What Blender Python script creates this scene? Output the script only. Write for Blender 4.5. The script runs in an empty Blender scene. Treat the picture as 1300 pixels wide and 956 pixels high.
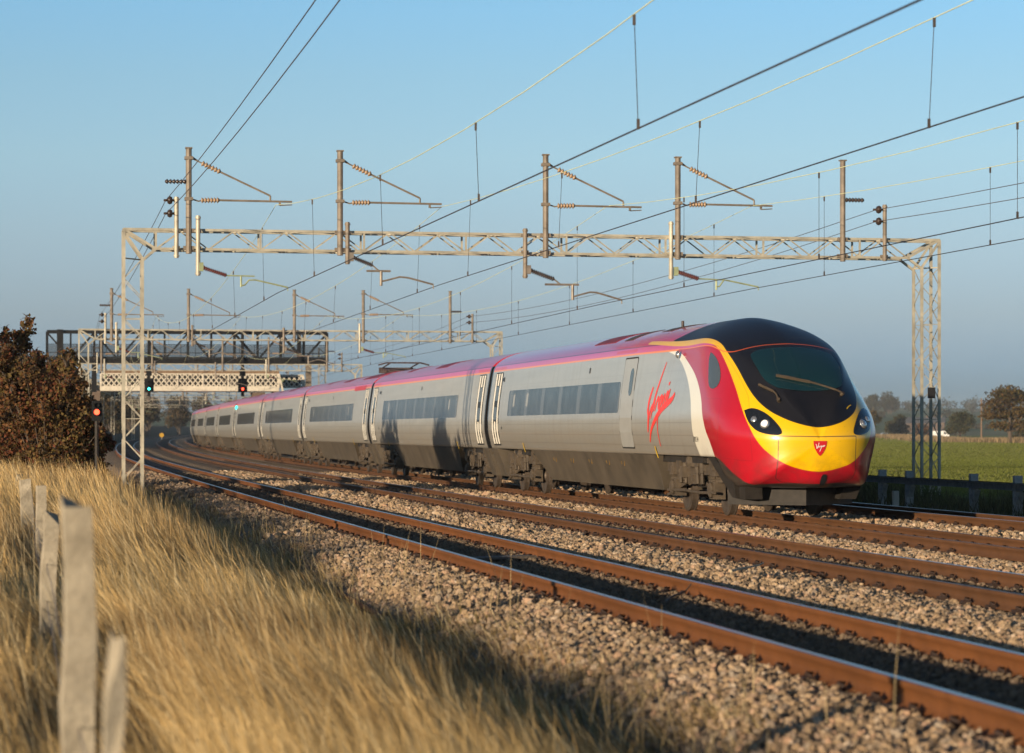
import bpy, math, random
import numpy as np
from mathutils import Vector, Matrix
random.seed(7); RNG = np.random.default_rng(11)
scene = bpy.context.scene
COL = scene.collection
PI = math.pi

# ------------------------------------------------------------------ track alignment
# s = metres along the line (away from the photographer), p = metres right of the centre of the train's track
_S = np.arange(-80, 1700, .5)
def _head(s):
    near = .184408 - (3.8e-5*s + 1.5e-6*s*s)
    e = .184408 - (3.8e-5*130 + 1.5e-6*16900)
    far = np.interp(s, [130, 220, 310, 450, 600, 1000, 1700], [e, .140, .127, .112, .095, .05, 0.])
    return np.where(s < -40, .1835, np.where(s < 130, near, far))
_TH = _head(_S)
_CX = np.cumsum(-np.sin(_TH))*.5; _CY = np.cumsum(np.cos(_TH))*.5
_i0 = int(np.argmin(abs(_S))); _CX += 6.012 - _CX[_i0]; _CY += 40.0 - _CY[_i0]
def th(s): return np.interp(s, _S, _TH)
def track(s, p=0.0):
    t = th(s)
    return np.interp(s, _S, _CX) + p*np.cos(t), np.interp(s, _S, _CY) + p*np.sin(t)
def P3(s, p, z):
    x, y = track(s, p); return (float(x), float(y), float(z))
def inv_track(x, y):
    s = np.asarray(y, float) - 40; p = np.zeros_like(s)
    for _ in range(6):
        cx, cy = track(s); t = th(s); dx = x - cx; dy = y - cy
        s = s + (-np.sin(t)*dx + np.cos(t)*dy); 
    cx, cy = track(s); t = th(s)
    return s, np.cos(t)*(x-cx) + np.sin(t)*(y-cy)
TRK = [(-7.563, .093), (-3.656, .035), (0.0, 0.0), (3.607, .008)]
GP = np.array([-900, -120, -40, -22, -16, -14.2, -12.6, -11.6, -10.5, -9.85, -9.4, -8.72, -7.56, -6.6, -5.6, -4.6, -3.66, -2.75, -1.83, -.95, 0, .95, 1.8, 2.65, 3.6, 4.4, 5.0, 5.6, 6.3, 7.4, 8.6, 11, 20, 60, 400, 1200.])
GZ = np.array([2.0, 1.2, .6, .30, .10, -.03, -.14, -.20, -.28, -.34, -.09, -.035, -.085, -.085, -.02, -.13, -.15, -.15, -.085, -.175, -.19, -.175, -.085, -.175, -.18, -.17, -.15, -.36, -.22, -.14, -.2, -.55, -.95, -1.0, -1.0, -1.0])
def sstep(x, a, b):
    t = np.clip((x-a)/(b-a), 0, 1); return t*t*(3-2*t)
def gz(s, p):
    z = np.interp(p, GP, GZ)
    z = z + sstep(s, 95, 190)*sstep(-p, 10.8, 24)*2.6
    z = z + .22*sstep(s, -14, 8)*(1-sstep(s, 40, 75))*sstep(-p, 10.5, 11.7)*(1-sstep(-p, 13.5, 17)*.6)
    z = z + .06*np.sin(s*.31+p*.9)*sstep(-p, 10.4, 12) + .035*np.sin(s*1.3+p*2.1)*sstep(-p, 10.2, 11)
    z = z + .25*np.sin(p*.021+s*.013)*sstep(p, 20, 80)
    return z

# ------------------------------------------------------------------ mesh helper
class MB:
    def __init__(self): self.v = []; self.f = []; self.m = []
    def add(self, vs, fs, m=0):
        o = len(self.v); self.v += [tuple(map(float, a)) for a in vs]
        for f in fs: self.f.append(tuple(i+o for i in f)); self.m.append(m)
        return self
    def box(self, c, d, m=0, M=None):
        x, y, z = [a/2 for a in d]
        vs = [(-x,-y,-z),(x,-y,-z),(x,y,-z),(-x,y,-z),(-x,-y,z),(x,-y,z),(x,y,z),(-x,y,z)]
        if M is not None: vs = [tuple(M @ Vector(a)) for a in vs]
        vs = [(a[0]+c[0], a[1]+c[1], a[2]+c[2]) for a in vs]
        return self.add(vs, [(3,2,1,0),(4,5,6,7),(0,1,5,4),(1,2,6,5),(2,3,7,6),(3,0,4,7)], m)
    def bar(self, a, b, w, h=None, m=0, up=(0,0,1)):
        h = w if h is None else h
        a = Vector(a); b = Vector(b); d = b-a
        if d.length < 1e-6: return self
        d.normalize(); u = Vector(up)
        if abs(d.dot(u)) > .97: u = Vector((0,1,0))
        r = d.cross(u).normalized(); u = r.cross(d)
        vs = [p + r*(sx*w/2) + u*(sz*h/2) for p in (a, b) for sx, sz in ((-1,-1),(1,-1),(1,1),(-1,1))]
        return self.add(vs, [(3,2,1,0),(4,5,6,7),(0,1,5,4),(1,2,6,5),(2,3,7,6),(3,0,4,7)], m)
    def tube(self, pts, r, n=6, m=0, caps=True):
        pts = [Vector(p) for p in pts]; k = len(pts)
        rs = r if hasattr(r, '__len__') else [r]*k
        rings = []; prev = None
        for i, p in enumerate(pts):
            d = (pts[min(i+1, k-1)] - pts[max(i-1, 0)]).normalized()
            if prev is None:
                u = Vector((0,0,1)) if abs(d.z) < .9 else Vector((1,0,0))
                r0 = d.cross(u).normalized()
            else:
                r0 = (prev - d*prev.dot(d)).normalized()
            prev = r0; u0 = d.cross(r0)
            rings.append([p + (r0*math.cos(2*PI*j/n) + u0*math.sin(2*PI*j/n))*rs[i] for j in range(n)])
        vs = [q for ring in rings for q in ring]
        fs = [(i*n+j, i*n+(j+1) % n, (i+1)*n+(j+1) % n, (i+1)*n+j) for i in range(k-1) for j in range(n)]
        if caps: fs += [tuple(range(n-1, -1, -1)), tuple((k-1)*n+j for j in range(n))]
        return self.add(vs, fs, m)
    def lathe(self, a, axis, prof, n=12, m=0):
        # prof: list of (distance along axis, radius)
        a = Vector(a); d = Vector(axis).normalized()
        return self.tube_prof(a, d, prof, n, m)
    def tube_prof(self, a, d, prof, n, m):
        u = Vector((0,0,1)) if abs(d.z) < .9 else Vector((1,0,0))
        r0 = d.cross(u).normalized(); u0 = d.cross(r0)
        vs = []; fs = []
        for t, r in prof:
            vs += [a + d*t + (r0*math.cos(2*PI*j/n) + u0*math.sin(2*PI*j/n))*max(r, 1e-4) for j in range(n)]
        k = len(prof)
        fs = [(i*n+j, i*n+(j+1) % n, (i+1)*n+(j+1) % n, (i+1)*n+j) for i in range(k-1) for j in range(n)]
        fs += [tuple(range(n-1, -1, -1)), tuple((k-1)*n+j for j in range(n))]
        return self.add(vs, fs, m)
    def prism(self, poly, off, m=0):
        # poly: 3-D outline, off: extrusion vector
        n = len(poly); vs = [Vector(p) for p in poly] + [Vector(p)+Vector(off) for p in poly]
        fs = [tuple(range(n-1, -1, -1)), tuple(range(n, 2*n))] + [(i, (i+1) % n, n+(i+1) % n, n+i) for i in range(n)]
        return self.add(vs, fs, m)
    def mesh(self, name, mats, smooth=False):
        me = bpy.data.meshes.new(name); me.from_pydata(self.v, [], self.f)
        mats = mats if isinstance(mats, (list, tuple)) else [mats]
        for q in mats: me.materials.append(q)
        me.polygons.foreach_set('material_index', self.m)
        if smooth: me.polygons.foreach_set('use_smooth', [True]*len(self.f))
        me.update(); return me
    def build(self, name, mats, parent=None, smooth=False, loc=(0,0,0), rz=0):
        return obj(name, self.mesh(name, mats, smooth), parent, loc, rz)
def obj(name, me, parent=None, loc=(0,0,0), rz=0):
    o = bpy.data.objects.new(name, me); COL.objects.link(o)
    o.location = loc; o.rotation_euler = (0, 0, rz)
    if parent is not None: o.parent = parent
    return o
def tag(o, label=None, cat=None, group=None, kind=None):
    if label: o['label'] = label
    if cat: o['category'] = cat
    if group: o['group'] = group
    if kind: o['kind'] = kind
    return o
def empty(name, loc, rz=0, parent=None):
    return obj(name, None, parent, loc, rz)
def kids(o): return [c for c in bpy.data.objects if c.parent == o]
def copy_tree(o, tree, parent=None):
    c = o.copy(); COL.objects.link(c); c.parent = parent
    for ch in tree.get(o.name, []): copy_tree(ch, tree, c)
    return c
def tree_of():
    t = {}
    for o in bpy.data.objects:
        if o.parent: t.setdefault(o.parent.name, []).append(o)
    return t
def mesh_np(name, V, faces, mats, attrs=None, smooth=False, mi=None):
    """V (n,3); faces list of int arrays (m,k)"""
    me = bpy.data.meshes.new(name)
    me.vertices.add(len(V)); me.vertices.foreach_set('co', np.asarray(V, np.float32).ravel())
    li = np.concatenate([f.ravel() for f in faces]).astype(np.int32)
    tot = np.concatenate([np.full(len(f), f.shape[1], np.int32) for f in faces])
    st = np.concatenate([[0], np.cumsum(tot)[:-1]]).astype(np.int32)
    me.loops.add(len(li)); me.loops.foreach_set('vertex_index', li)
    me.polygons.add(len(tot)); me.polygons.foreach_set('loop_start', st); me.polygons.foreach_set('loop_total', tot)
    for q in (mats if isinstance(mats, (list, tuple)) else [mats]): me.materials.append(q)
    if mi is not None: me.polygons.foreach_set('material_index', np.asarray(mi, np.int32))
    if smooth: me.polygons.foreach_set('use_smooth', np.ones(len(tot), bool))
    for k, a in (attrs or {}).items():
        a = np.asarray(a, np.float32)
        if a.ndim == 1:
            at = me.attributes.new(k, 'FLOAT', 'POINT'); at.data.foreach_set('value', a)
        else:
            at = me.attributes.new(k, 'FLOAT_COLOR', 'POINT')
            at.data.foreach_set('color', np.concatenate([a, np.ones((len(a), 1), np.float32)], 1).ravel())
    me.update(calc_edges=True); me.validate()
    return me

# ------------------------------------------------------------------ materials
class NT:
    def __init__(self, name):
        self.m = bpy.data.materials.new(name); self.m.use_nodes = True
        self.t = self.m.node_tree; self.t.nodes.clear()
        self.out = self.t.nodes.new('ShaderNodeOutputMaterial')
    def n(self, typ, **kw):
        a = self.t.nodes.new(typ)
        for k, v in kw.items():
            if k.startswith('i_'): a.inputs[k[2:].replace('_', ' ')].default_value = v
            else: setattr(a, k, v)
        return a
    def l(self, a, b): self.t.links.new(a, b)
    def math(self, op, a, b=None, c=None, clamp=False):
        x = self.n('ShaderNodeMath', operation=op, use_clamp=clamp)
        for i, q in enumerate((a, b, c)):
            if q is None: continue
            if hasattr(q, 'is_output'): self.l(q, x.inputs[i])
            else: x.inputs[i].default_value = q
        return x.outputs[0]
    def mix(self, fac, a, b):
        x = self.n('ShaderNodeMix', data_type='RGBA')
        for q, i in ((fac, 0), (a, 6), (b, 7)):
            if hasattr(q, 'is_output'): self.l(q, x.inputs[i])
            elif i == 0: x.inputs[0].default_value = q
            else: x.inputs[i].default_value = (*q, 1)
        return x.outputs[2]
    def noise(self, scale, detail=4, rough=.55, vec=None, typ='Fac'):
        x = self.n('ShaderNodeTexNoise'); x.inputs['Scale'].default_value = scale
        x.inputs['Detail'].default_value = detail; x.inputs['Roughness'].default_value = rough
        if vec is not None: self.l(vec, x.inputs['Vector'])
        return x.outputs[typ]
    def ramp(self, fac, stops):
        x = self.n('ShaderNodeValToRGB'); e = x.color_ramp.elements
        while len(e) < len(stops): e.new(.5)
        for q, (pos, c) in zip(e, stops): q.position = pos; q.color = (*c, 1)
        self.l(fac, x.inputs[0]); return x.outputs[0]
    def attr(self, name, out='Fac'):
        x = self.n('ShaderNodeAttribute'); x.attribute_name = name; return x.outputs[out]
    def coord(self, out='Object'):
        return self.n('ShaderNodeTexCoord').outputs[out]
    def sep(self, v):
        x = self.n('ShaderNodeSeparateXYZ'); self.l(v, x.inputs[0]); return x.outputs
    def less(self, a, b, soft=.004):
        # 1 where a < b, soft edge
        x = self.n('ShaderNodeMapRange'); x.inputs['From Min'].default_value = b+soft if not hasattr(b, 'is_output') else 0
        x.inputs['From Max'].default_value = b-soft
        self.l(a, x.inputs['Value']); return x.outputs[0]
    def bsdf(self, col, rough=.5, metal=0., spec=.5, coat=0., bump=None, bstr=.3, bdist=.02, emis=None, estr=0, coat_rough=.05):
        b = self.n('ShaderNodeBsdfPrincipled')
        def put(k, q):
            if hasattr(q, 'is_output'): self.l(q, b.inputs[k])
            elif isinstance(q, tuple): b.inputs[k].default_value = (*q, 1)
            else: b.inputs[k].default_value = q
        put('Base Color', col); put('Roughness', rough); put('Metallic', metal); put('Specular IOR Level', spec)
        put('Coat Weight', coat); put('Coat Roughness', coat_rough)
        if emis is not None: put('Emission Color', emis); put('Emission Strength', estr)
        if bump is not None:
            x = self.n('ShaderNodeBump'); x.inputs['Strength'].default_value = bstr; x.inputs['Distance'].default_value = bdist
            self.l(bump, x.inputs['Height']); self.l(x.outputs[0], b.inputs['Normal'])
        self.l(b.outputs[0], self.out.inputs[0]); self.b = b
        return self.m
def simple(name, col, rough=.6, metal=0., var=.25, scale=6., spec=.4, coat=0., col2=None, bstr=0., bscale=30.):
    t = NT(name); v = t.coord('Object')
    f = t.noise(scale, 5, .6, v)
    c2 = col2 if col2 else tuple(min(1, a*(1+var)) for a in col)
    c = t.ramp(f, [(.3, tuple(a*(1-var) for a in col)), (.7, c2)])
    bump = t.noise(bscale, 4, .6, v) if bstr else None
    return t.bsdf(c, rough, metal, spec, coat, bump, bstr)
def emit(name, col, s):
    t = NT(name); return t.bsdf(tuple(c*.3 for c in col), .4, emis=col, estr=s)

M = {}
M['galv'] = simple('galvanised_cream', (.40, .37, .30), .55, .2, .3, 3., col2=(.52, .48, .38))
M['galv_grey'] = simple('galvanised_grey', (.30, .30, .29), .55, .3, .25, 3.)
M['mast'] = simple('mast_brown_steel', (.20, .165, .13), .6, .1, .3, 4.)
M['fit'] = simple('fitting_grey_brown', (.22, .19, .16), .55, .3, .3, 6.)
M['fit_green'] = simple('fitting_verdigris', (.30, .34, .20), .55, .2, .3, 6.)
M['insul_tan'] = simple('insulator_tan', (.36, .25, .16), .3, 0, .2, 20.)
M['insul_red'] = simple('insulator_dark_red', (.12, .025, .02), .3, 0, .2, 20.)
M['insul_dark'] = simple('insulator_dark_brown', (.045, .03, .025), .3, 0, .2, 20.)
M['wire'] = simple('contact_wire_copper', (.09, .07, .06), .4, .6, .2, 2.)
M['wire_cat'] = simple('catenary_wire_verdigris', (.72, .74, .42), .5, .0, .15, 2.)
M['wire_feed'] = simple('feeder_wire_brown', (.12, .085, .075), .5, .3, .2, 2.)
M['black'] = simple('gantry_black_paint', (.007, .007, .008), .55, 0, .3, 4., spec=.25)
M['gantry_leg'] = simple('gantry_leg_brown', (.16, .13, .10), .7, 0, .3, 4.)
M['conc'] = simple('fence_concrete', (.33, .28, .20), .9, 0, .35, 5., bstr=.5, bscale=30., col2=(.46, .40, .30))
M['sleeper'] = simple('sleeper_concrete', (.15, .125, .10), .9, 0, .35, 9., bstr=.3)
M['trough'] = simple('trough_concrete', (.36, .36, .35), .85, 0, .3, 8., bstr=.2)
M['white_paint'] = simple('bridge_white_paint', (.58, .52, .42), .7, 0, .15, 4.)
M['brick'] = simple('abutment_brick', (.14, .10, .075), .9, 0, .3, 5., bstr=.3)
M['timber'] = simple('timber_brown', (.20, .13, .08), .85, 0, .3, 5.)
M['bark'] = simple('bark', (.10, .075, .055), .9, 0, .35, 8., bstr=.5)
M['rail_clip'] = simple('clip_iron', (.055, .035, .028), .6, .4, .3, 10.)
M['stick'] = simple('dead_stick', (.42, .34, .22), .8, 0, .2, 8.)
M['under'] = simple('underframe_dirt', (.075, .056, .038), .75, 0, .35, 5., bstr=.2)
M['under_dark'] = simple('underframe_dark', (.022, .018, .015), .7, 0, .4, 8.)
M['skirt'] = simple('skirt_road_dirt', (.085, .070, .052), .6, .1, .28, 1.6, col2=(.115, .092, .066))
M['wheel'] = simple('wheel_steel_dirty', (.085, .065, .05), .6, .4, .3, 6.)
M['gang'] = simple('gangway_rubber', (.012, .012, .014), .7, 0, .2, 6.)
M['cable_or'] = simple('cable_orange_dirty', (.36, .20, .03), .6, 0, .2, 9.)
M['handle_yel'] = simple('yellow_paint', (.65, .42, .02), .5, 0, .1, 4.)
M['sig_red'] = emit('signal_red_lamp', (1., .05, .02), 6.)
M['sig_green'] = emit('signal_green_lamp', (.05, .95, .80), 5.)
M['cyan'] = emit('cyan_emission', (.02, .85, .80), 3.)
M['sig_yellow'] = simple('board_yellow', (.42, .24, .02), .5, 0, .1, 4.)
M['headlamp'] = emit('headlamp_lit', (1., .86, .68), .9)
M['lamp_dim'] = simple('lamp_reflector', (.55, .55, .55), .2, .8, .1, 9.)
def rail_mat(name, side, top):
    t = NT(name); v = t.coord('Object'); f = t.noise(3., 5, .6, v); g = t.noise(40., 3, .6, v)
    c = t.ramp(f, [(.25, tuple(a*.7 for a in side)), (.55, side), (.8, (side[0]*1.25, side[1]*1.2, side[2]*1.1))])
    c = t.mix(t.math('MULTIPLY', g, .35), c, (.05, .025, .015)); h = t.noise(.35, 3, .5, v)
    c = t.mix(t.math('MULTIPLY', t.math('SUBTRACT', h, .42, clamp=True), 2.4, clamp=True), c, tuple(a*.55 for a in side))
    return t.bsdf(c, .75, .0, .25, 0, g, .15, .01)
M['rail_side'] = rail_mat('rail_rust', (.195, .072, .021), None)
M['rail_brown'] = rail_mat('rail_brown_rust', (.130, .058, .024), None)
M['rail_top'] = simple('rail_polished_top', (.36, .35, .36), .28, .9, .15, 2.)
M['rail_dull'] = simple('rail_dull_top', (.20, .12, .07), .45, .5, .2, 3.)

# ------------------------------------------------------------------ camera, sun, sky
CAMZ = 1.5225
cam = bpy.data.cameras.new('camera'); co = bpy.data.objects.new('camera', cam); COL.objects.link(co)
co.location = (0, 0, CAMZ); co.rotation_euler = (PI/2, 0, 0)
cam.sensor_width = 36; cam.lens = 3383.87/1300*36; cam.shift_y = (546.16-478)/1300
cam.clip_start = .1; cam.clip_end = 12000
cam.dof.use_dof = True; cam.dof.focus_distance = 50; cam.dof.aperture_fstop = 3.0
scene.camera = co
PHI, ELEV = math.radians(46), math.radians(6.2)     # angle of the sun from the line of the track, height
_t = .184; _n = (math.cos(_t), math.sin(_t)); _a = (-math.sin(_t), math.cos(_t))
SX = -math.sin(PHI)*_n[0] - math.cos(PHI)*_a[0]; SY = -math.sin(PHI)*_n[1] - math.cos(PHI)*_a[1]
to_sun = Vector((SX*math.cos(ELEV), SY*math.cos(ELEV), math.sin(ELEV)))
sun = bpy.data.lights.new('sun', 'SUN'); sun.energy = 5.0; sun.angle = math.radians(.6); sun.color = (1., .80, .56)
so = bpy.data.objects.new('sun', sun); COL.objects.link(so); so.rotation_euler = to_sun.to_track_quat('Z', 'Y').to_euler()
so.location = (-20, -20, 30)
w = bpy.data.worlds.new('World'); scene.world = w; w.use_nodes = True
wt = w.node_tree; wt.nodes.clear()
wo = wt.nodes.new('ShaderNodeOutputWorld'); bg = wt.nodes.new('ShaderNodeBackground')
sky = wt.nodes.new('ShaderNodeTexSky'); sky.sky_type = 'NISHITA'; sky.sun_disc = False
sky.sun_elevation = ELEV; sky.sun_rotation = math.atan2(SX, SY) % (2*PI)
sky.altitude = 50; sky.air_density = 1.0; sky.dust_density = .4; sky.ozone_density = 2.2
# thicker, greyer air low down near the horizon: tint of the sky by elevation
tc = wt.nodes.new('ShaderNodeTexCoord'); sx = wt.nodes.new('ShaderNodeSeparateXYZ'); wt.links.new(tc.outputs['Generated'], sx.inputs[0])
rp = wt.nodes.new('ShaderNodeValToRGB'); e = rp.color_ramp.elements
SKY = [(0.0000, (0.208, 0.565, 1.806)), (0.0063, (0.208, 0.565, 1.806)), (0.0225, (0.468, 0.778, 2.036)), (0.0432, (0.747, 0.905, 1.716)), (0.0726, (1.008, 1.102, 1.645)), (0.1018, (1.187, 1.295, 1.650)), (0.1307, (1.188, 1.350, 1.639)), (0.1565, (1.140, 1.421, 1.753)), (0.2600, (0.70, 0.90, 1.13)), (0.4500, (0.50, 0.64, 0.80)), (0.8000, (0.42, 0.54, 0.68))]
while len(e) < len(SKY): e.new(.5)
for q, (a, c) in zip(e, SKY): q.position = a; q.color = (*c, 1)
wt.links.new(sx.outputs[2], rp.inputs[0])
mx = wt.nodes.new('ShaderNodeMix'); mx.data_type = 'RGBA'; mx.blend_type = 'MULTIPLY'; mx.inputs[0].default_value = 1
wt.links.new(sky.outputs[0], mx.inputs[6]); wt.links.new(rp.outputs[0], mx.inputs[7]); wt.links.new(mx.outputs[2], bg.inputs[0])
bg.inputs[1].default_value = .10; wt.links.new(bg.outputs[0], wo.inputs[0])
vs = scene.view_settings; vs.view_transform = 'Standard'; vs.look = 'None'; vs.gamma = 1; vs.exposure = .40; vs.use_curve_mapping = False
scene.render.engine = 'CYCLES'; cy = scene.cycles
cy.use_denoising = True; cy.max_bounces = 6; cy.diffuse_bounces = 2; cy.glossy_bounces = 3; cy.transmission_bounces = 3; cy.volume_bounces = 0
cy.transparent_max_bounces = 6; cy.use_adaptive_sampling = True; cy.adaptive_threshold = .02
try: cy.denoiser = 'OPENIMAGEDENOISE'
except Exception: pass

# ------------------------------------------------------------------ ground sheet
def ground_material():
    t = NT('ground_surface'); v = t.coord('Object')
    p = t.attr('gp'); s = t.attr('gs')
    vo = t.n('ShaderNodeTexVoronoi'); vo.inputs['Scale'].default_value = 15.; t.l(v, vo.inputs['Vector'])
    cell = t.sep(vo.outputs['Color'])[0]
    stone = t.ramp(cell, [(.0, (.12, .09, .06)), (.35, (.27, .19, .12)), (.7, (.37, .265, .165)), (1., (.46, .35, .24))])
    big = t.noise(.55, 4, .6, v)
    stone = t.mix(t.math('MULTIPLY', t.math('SUBTRACT', big, .45, clamp=True), 2., clamp=True), stone, (.20, .155, .11))
    dark = None
    for c, _ in TRK:
        d = t.math('ABSOLUTE', t.math('SUBTRACT', p, c))
        q = t.less(d, .66, .14)
        dark = q if dark is None else t.math('MAXIMUM', dark, q)
    grime = t.mix(t.noise(4., 4, .6, v), (.065, .052, .040), (.12, .093, .068))
    stone = t.mix(t.math('MULTIPLY', dark, .85), stone, grime)
    nz = t.noise(1.6, 5, .6, v); n2 = t.noise(.12, 5, .55, v)
    straw = t.ramp(nz, [(.3, (.10, .075, .04)), (.5, (.20, .15, .075)), (.75, (.27, .20, .10))])
    bank = t.mix(n2, (.17, .125, .07), (.105, .095, .05))
    left = t.mix(t.less(s, 62, 30), bank, straw)
    verge = t.ramp(nz, [(.35, (.045, .045, .022)), (.7, (.10, .10, .04))])
    fine = t.noise(.9, 6, .7, v)
    field = t.ramp(t.math('ADD', t.math('MULTIPLY', n2, .6), t.math('MULTIPLY', fine, .4)), [(.3, (.115, .165, .026)), (.5, (.15, .20, .034)), (.7, (.185, .22, .05))])
    col = t.mix(t.less(t.math('ADD', p, t.math('MULTIPLY', nz, .5)), -9.55, .18), stone, left)
    col = t.mix(t.less(p, 5.35, .25), verge, col)
    pf = t.math('ADD', p, t.math('MULTIPLY', nz, 1.5))
    col = t.mix(t.less(pf, 9.6, .9), field, col)
    turf = t.noise(5., 6, .75, v)
    isf = t.less(t.math('MULTIPLY', pf, -1.), -9.6, .9)
    bump = t.math('ADD', t.math('MULTIPLY', vo.outputs['Distance'], -1.), t.math('MULTIPLY', nz, .3))
    bump = t.math('ADD', bump, t.math('MULTIPLY', t.math('MULTIPLY', turf, isf), 14.))
    return t.bsdf(col, .95, 0, .15, 0, bump, 1., .05)
M['ground'] = ground_material()
sl = np.concatenate([np.arange(-70, 90, 1.0), np.arange(90, 300, 5), np.arange(300, 1501, 30)])
pl = np.unique(np.round(np.concatenate([[-900, -400, -200, -120, -70, -40, -30], np.arange(-25, -10, .75), np.arange(-10.4, 6.6, .2), np.arange(6.6, 12, .6), [14, 18, 24, 34, 50, 80, 120, 180, 260, 400, 600, 900, 1300]]), 2))
SS, PP = np.meshgrid(sl, pl, indexing='ij')
XX, YY = track(SS, PP); ZZ = gz(SS, PP)
ns, npp = SS.shape; idx = np.arange(ns*npp).reshape(ns, npp)
F = np.stack([idx[:-1,:-1], idx[:-1,1:], idx[1:,1:], idx[1:,:-1]], -1).reshape(-1, 4)
gme = mesh_np('ground', np.stack([XX, YY, ZZ], -1).reshape(-1, 3), [F], M['ground'], dict(gp=PP.ravel(), gs=SS.ravel()), True)
tag(obj('ground', gme), kind='structure')

# ------------------------------------------------------------------ railway tracks
CANT = [.053, .039, .056, .056]
RP = [(-.07,-.159), (-.07,-.148), (-.013,-.132), (-.010,-.052), (-.034,-.040), (-.036,-.007), (-.029,0), (.029,0), (.036,-.007), (.034,-.040), (.010,-.052), (.013,-.132), (.07,-.148), (.07,-.159)]
def rail_mesh(p0, z0, top_m, side_m):
    sv = np.concatenate([np.arange(-45, 100, 2.), np.arange(100, 300, 5), np.arange(300, 901, 12)])
    V = []; 
    for a, b in RP:
        x, y = track(sv, p0+a); V.append(np.stack([x, y, np.full_like(x, z0+b)], -1))
    V = np.stack(V, 1); n, k = V.shape[:2]; id_ = np.arange(n*k).reshape(n, k)
    nx = np.roll(id_, -1, 1)
    Fq = np.stack([id_[:-1], id_[1:], nx[1:], nx[:-1]], -1)
    mi = np.zeros(Fq.shape[:2], int); mi[:, 6] = 1
    return mesh_np('rail', V.reshape(-1, 3), [Fq.reshape(-1, 4)], [side_m, top_m], None, False, mi.ravel())
def clip_mb(mb, x, y, z, rz, flip):
    R = Matrix.Rotation(rz, 4, 'Z'); f = -1 if flip else 1
    pts = [(.05*f,-.05,.0), (.09*f,-.055,.035), (.12*f,-.03,.05), (.10*f,.0,.055), (.06*f,.02,.05), (.065*f,.055,.03), (.11*f,.06,.012)]
    mb.tube([Vector((x, y, z)) + R @ Vector(q) for q in pts], .011, 5)
    c = R @ Vector((.10*f, 0, .008)); mb.box((x+c.x, y+c.y, z+c.z), (.07, .11, .045), 0, R)
TL = ['nearest railway track with polished rail tops beside the dry grass', 'second railway track from the dry grass, left empty beside the passing train',
      'railway track with brown rails that the passenger train stands on', 'far railway track on the field side, partly hidden behind the train']
LAMPS_TRK = []
for i, (pc, zc) in enumerate(TRK):
    tr = tag(empty('railway_track', (0, 0, 0)), TL[i], 'railway track', 'railway tracks of the main line')
    side = M['rail_side'] if i == 0 else M['rail_brown']
    for sg in (-1, 1):
        o = obj('rail', rail_mesh(pc+sg*.7525, zc-sg*CANT[i]/2, M['rail_top'] if not (i == 2 or (i == 1 and sg < 0)) else M['rail_dull'], side), tr)
    sv = np.arange(-34, 31 if i < 2 else 60, .65)
    if i >= 2: sv = sv + 30
    sm = MB().box((0, 0, -.10), (2.5, .26, .2)).mesh('sleeper', M['sleeper'])
    cme = []
    for fl in (0, 1):
        c_ = MB(); clip_mb(c_, 0, 0, 0, 0, fl); cme.append(c_.mesh('rail_clip', M['rail_clip']))
    first = {0: 14, 1: 36, 2: 40, 3: 40}[i]
    for k, s in enumerate(sv[:100]):
        x, y = track(s, pc); ang = float(th(s)); rl = math.atan(CANT[i]/1.505)
        o = obj('sleeper', sm, tr, (float(x), float(y), zc-.176), ang); o.rotation_euler = (0, rl, ang)
        if first <= k < first+25:
            for sg in (-1, 1):
                cx_, cy_ = track(s, pc+sg*.7525)
                for fl in (0, 1):
                    o = obj('rail_clip', cme[fl], tr, (float(cx_), float(cy_), zc-.155-sg*CANT[i]/2), ang)
    rest = MB(); rc = MB()
    for s in np.arange(sv[:100][-1]+.65, 190, .65):
        x, y = track(s, pc); R = Matrix.Rotation(float(th(s)), 4, 'Z')
        rest.box((x, y, zc-.276), (2.5, .26, .2), 0, R)
    for k, s in enumerate(np.arange(sv[0], 105, .65)):
        if first <= k < first+25: continue
        for sg in (-1, 1):
            cx_, cy_ = track(s, pc+sg*.7525)
            for fl in (0, 1): clip_mb(rc, float(cx_), float(cy_), zc-.155-sg*CANT[i]/2, float(th(s)), fl)
    tag(rest.build('sleeper', M['sleeper'], tr), kind='stuff')
    tag(rc.build('rail_clip', M['rail_clip'], tr), kind='stuff')

# ------------------------------------------------------------------ ballast stones (uncountable)
def stone_field():
    pts = []; sc = []; tone = []
    for (d0, d1, dens, size) in ((9, 24, 720, .0245), (24, 40, 360, .029), (40, 62, 130, .041), (62, 100, 46, .060)):
        s0, s1 = d0-41, d1-39; area = (s1-s0)*15.2; n = int(area*dens)
        s = RNG.uniform(s0, s1, n); p = RNG.uniform(-9.75, 5.45, n)
        x, y = track(s, p)
        keep = (y > d0) & (y < d1) & (x/y > -.215) & (x/y < (.30 if d0 < 40 else .23))
        edge = np.clip((p+9.75)/.5, 0, 1); keep &= RNG.random(n) < .25+.75*edge
        grime = np.zeros(n)
        for c, _ in TRK:
            d = abs(p-c); keep &= ~(abs(d-.7525) < .085)
            on = (d < .98) & (np.mod(s+34, .65) < .20); keep &= ~(on & (RNG.random(n) < .8))
            grime = np.maximum(grime, np.clip((.80-d)/.14, 0, 1))
        s, p, x, y, grime = [a[keep] for a in (s, p, x, y, grime)]
        z = gz(s, p) + RNG.uniform(-.012, .02, len(s))
        pts.append(np.stack([x, y, z], -1)); sc.append(size*(.42+1.1*RNG.random(len(s))**1.6)*np.where(grime > .5, .8, 1)); tone.append(grime)
    return np.concatenate(pts), np.concatenate(sc), np.concatenate(tone)
bp, bs, bt = stone_field()
t = NT('ballast_stone')
oi = t.n('ShaderNodeObjectInfo'); v = t.coord('Object')
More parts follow.
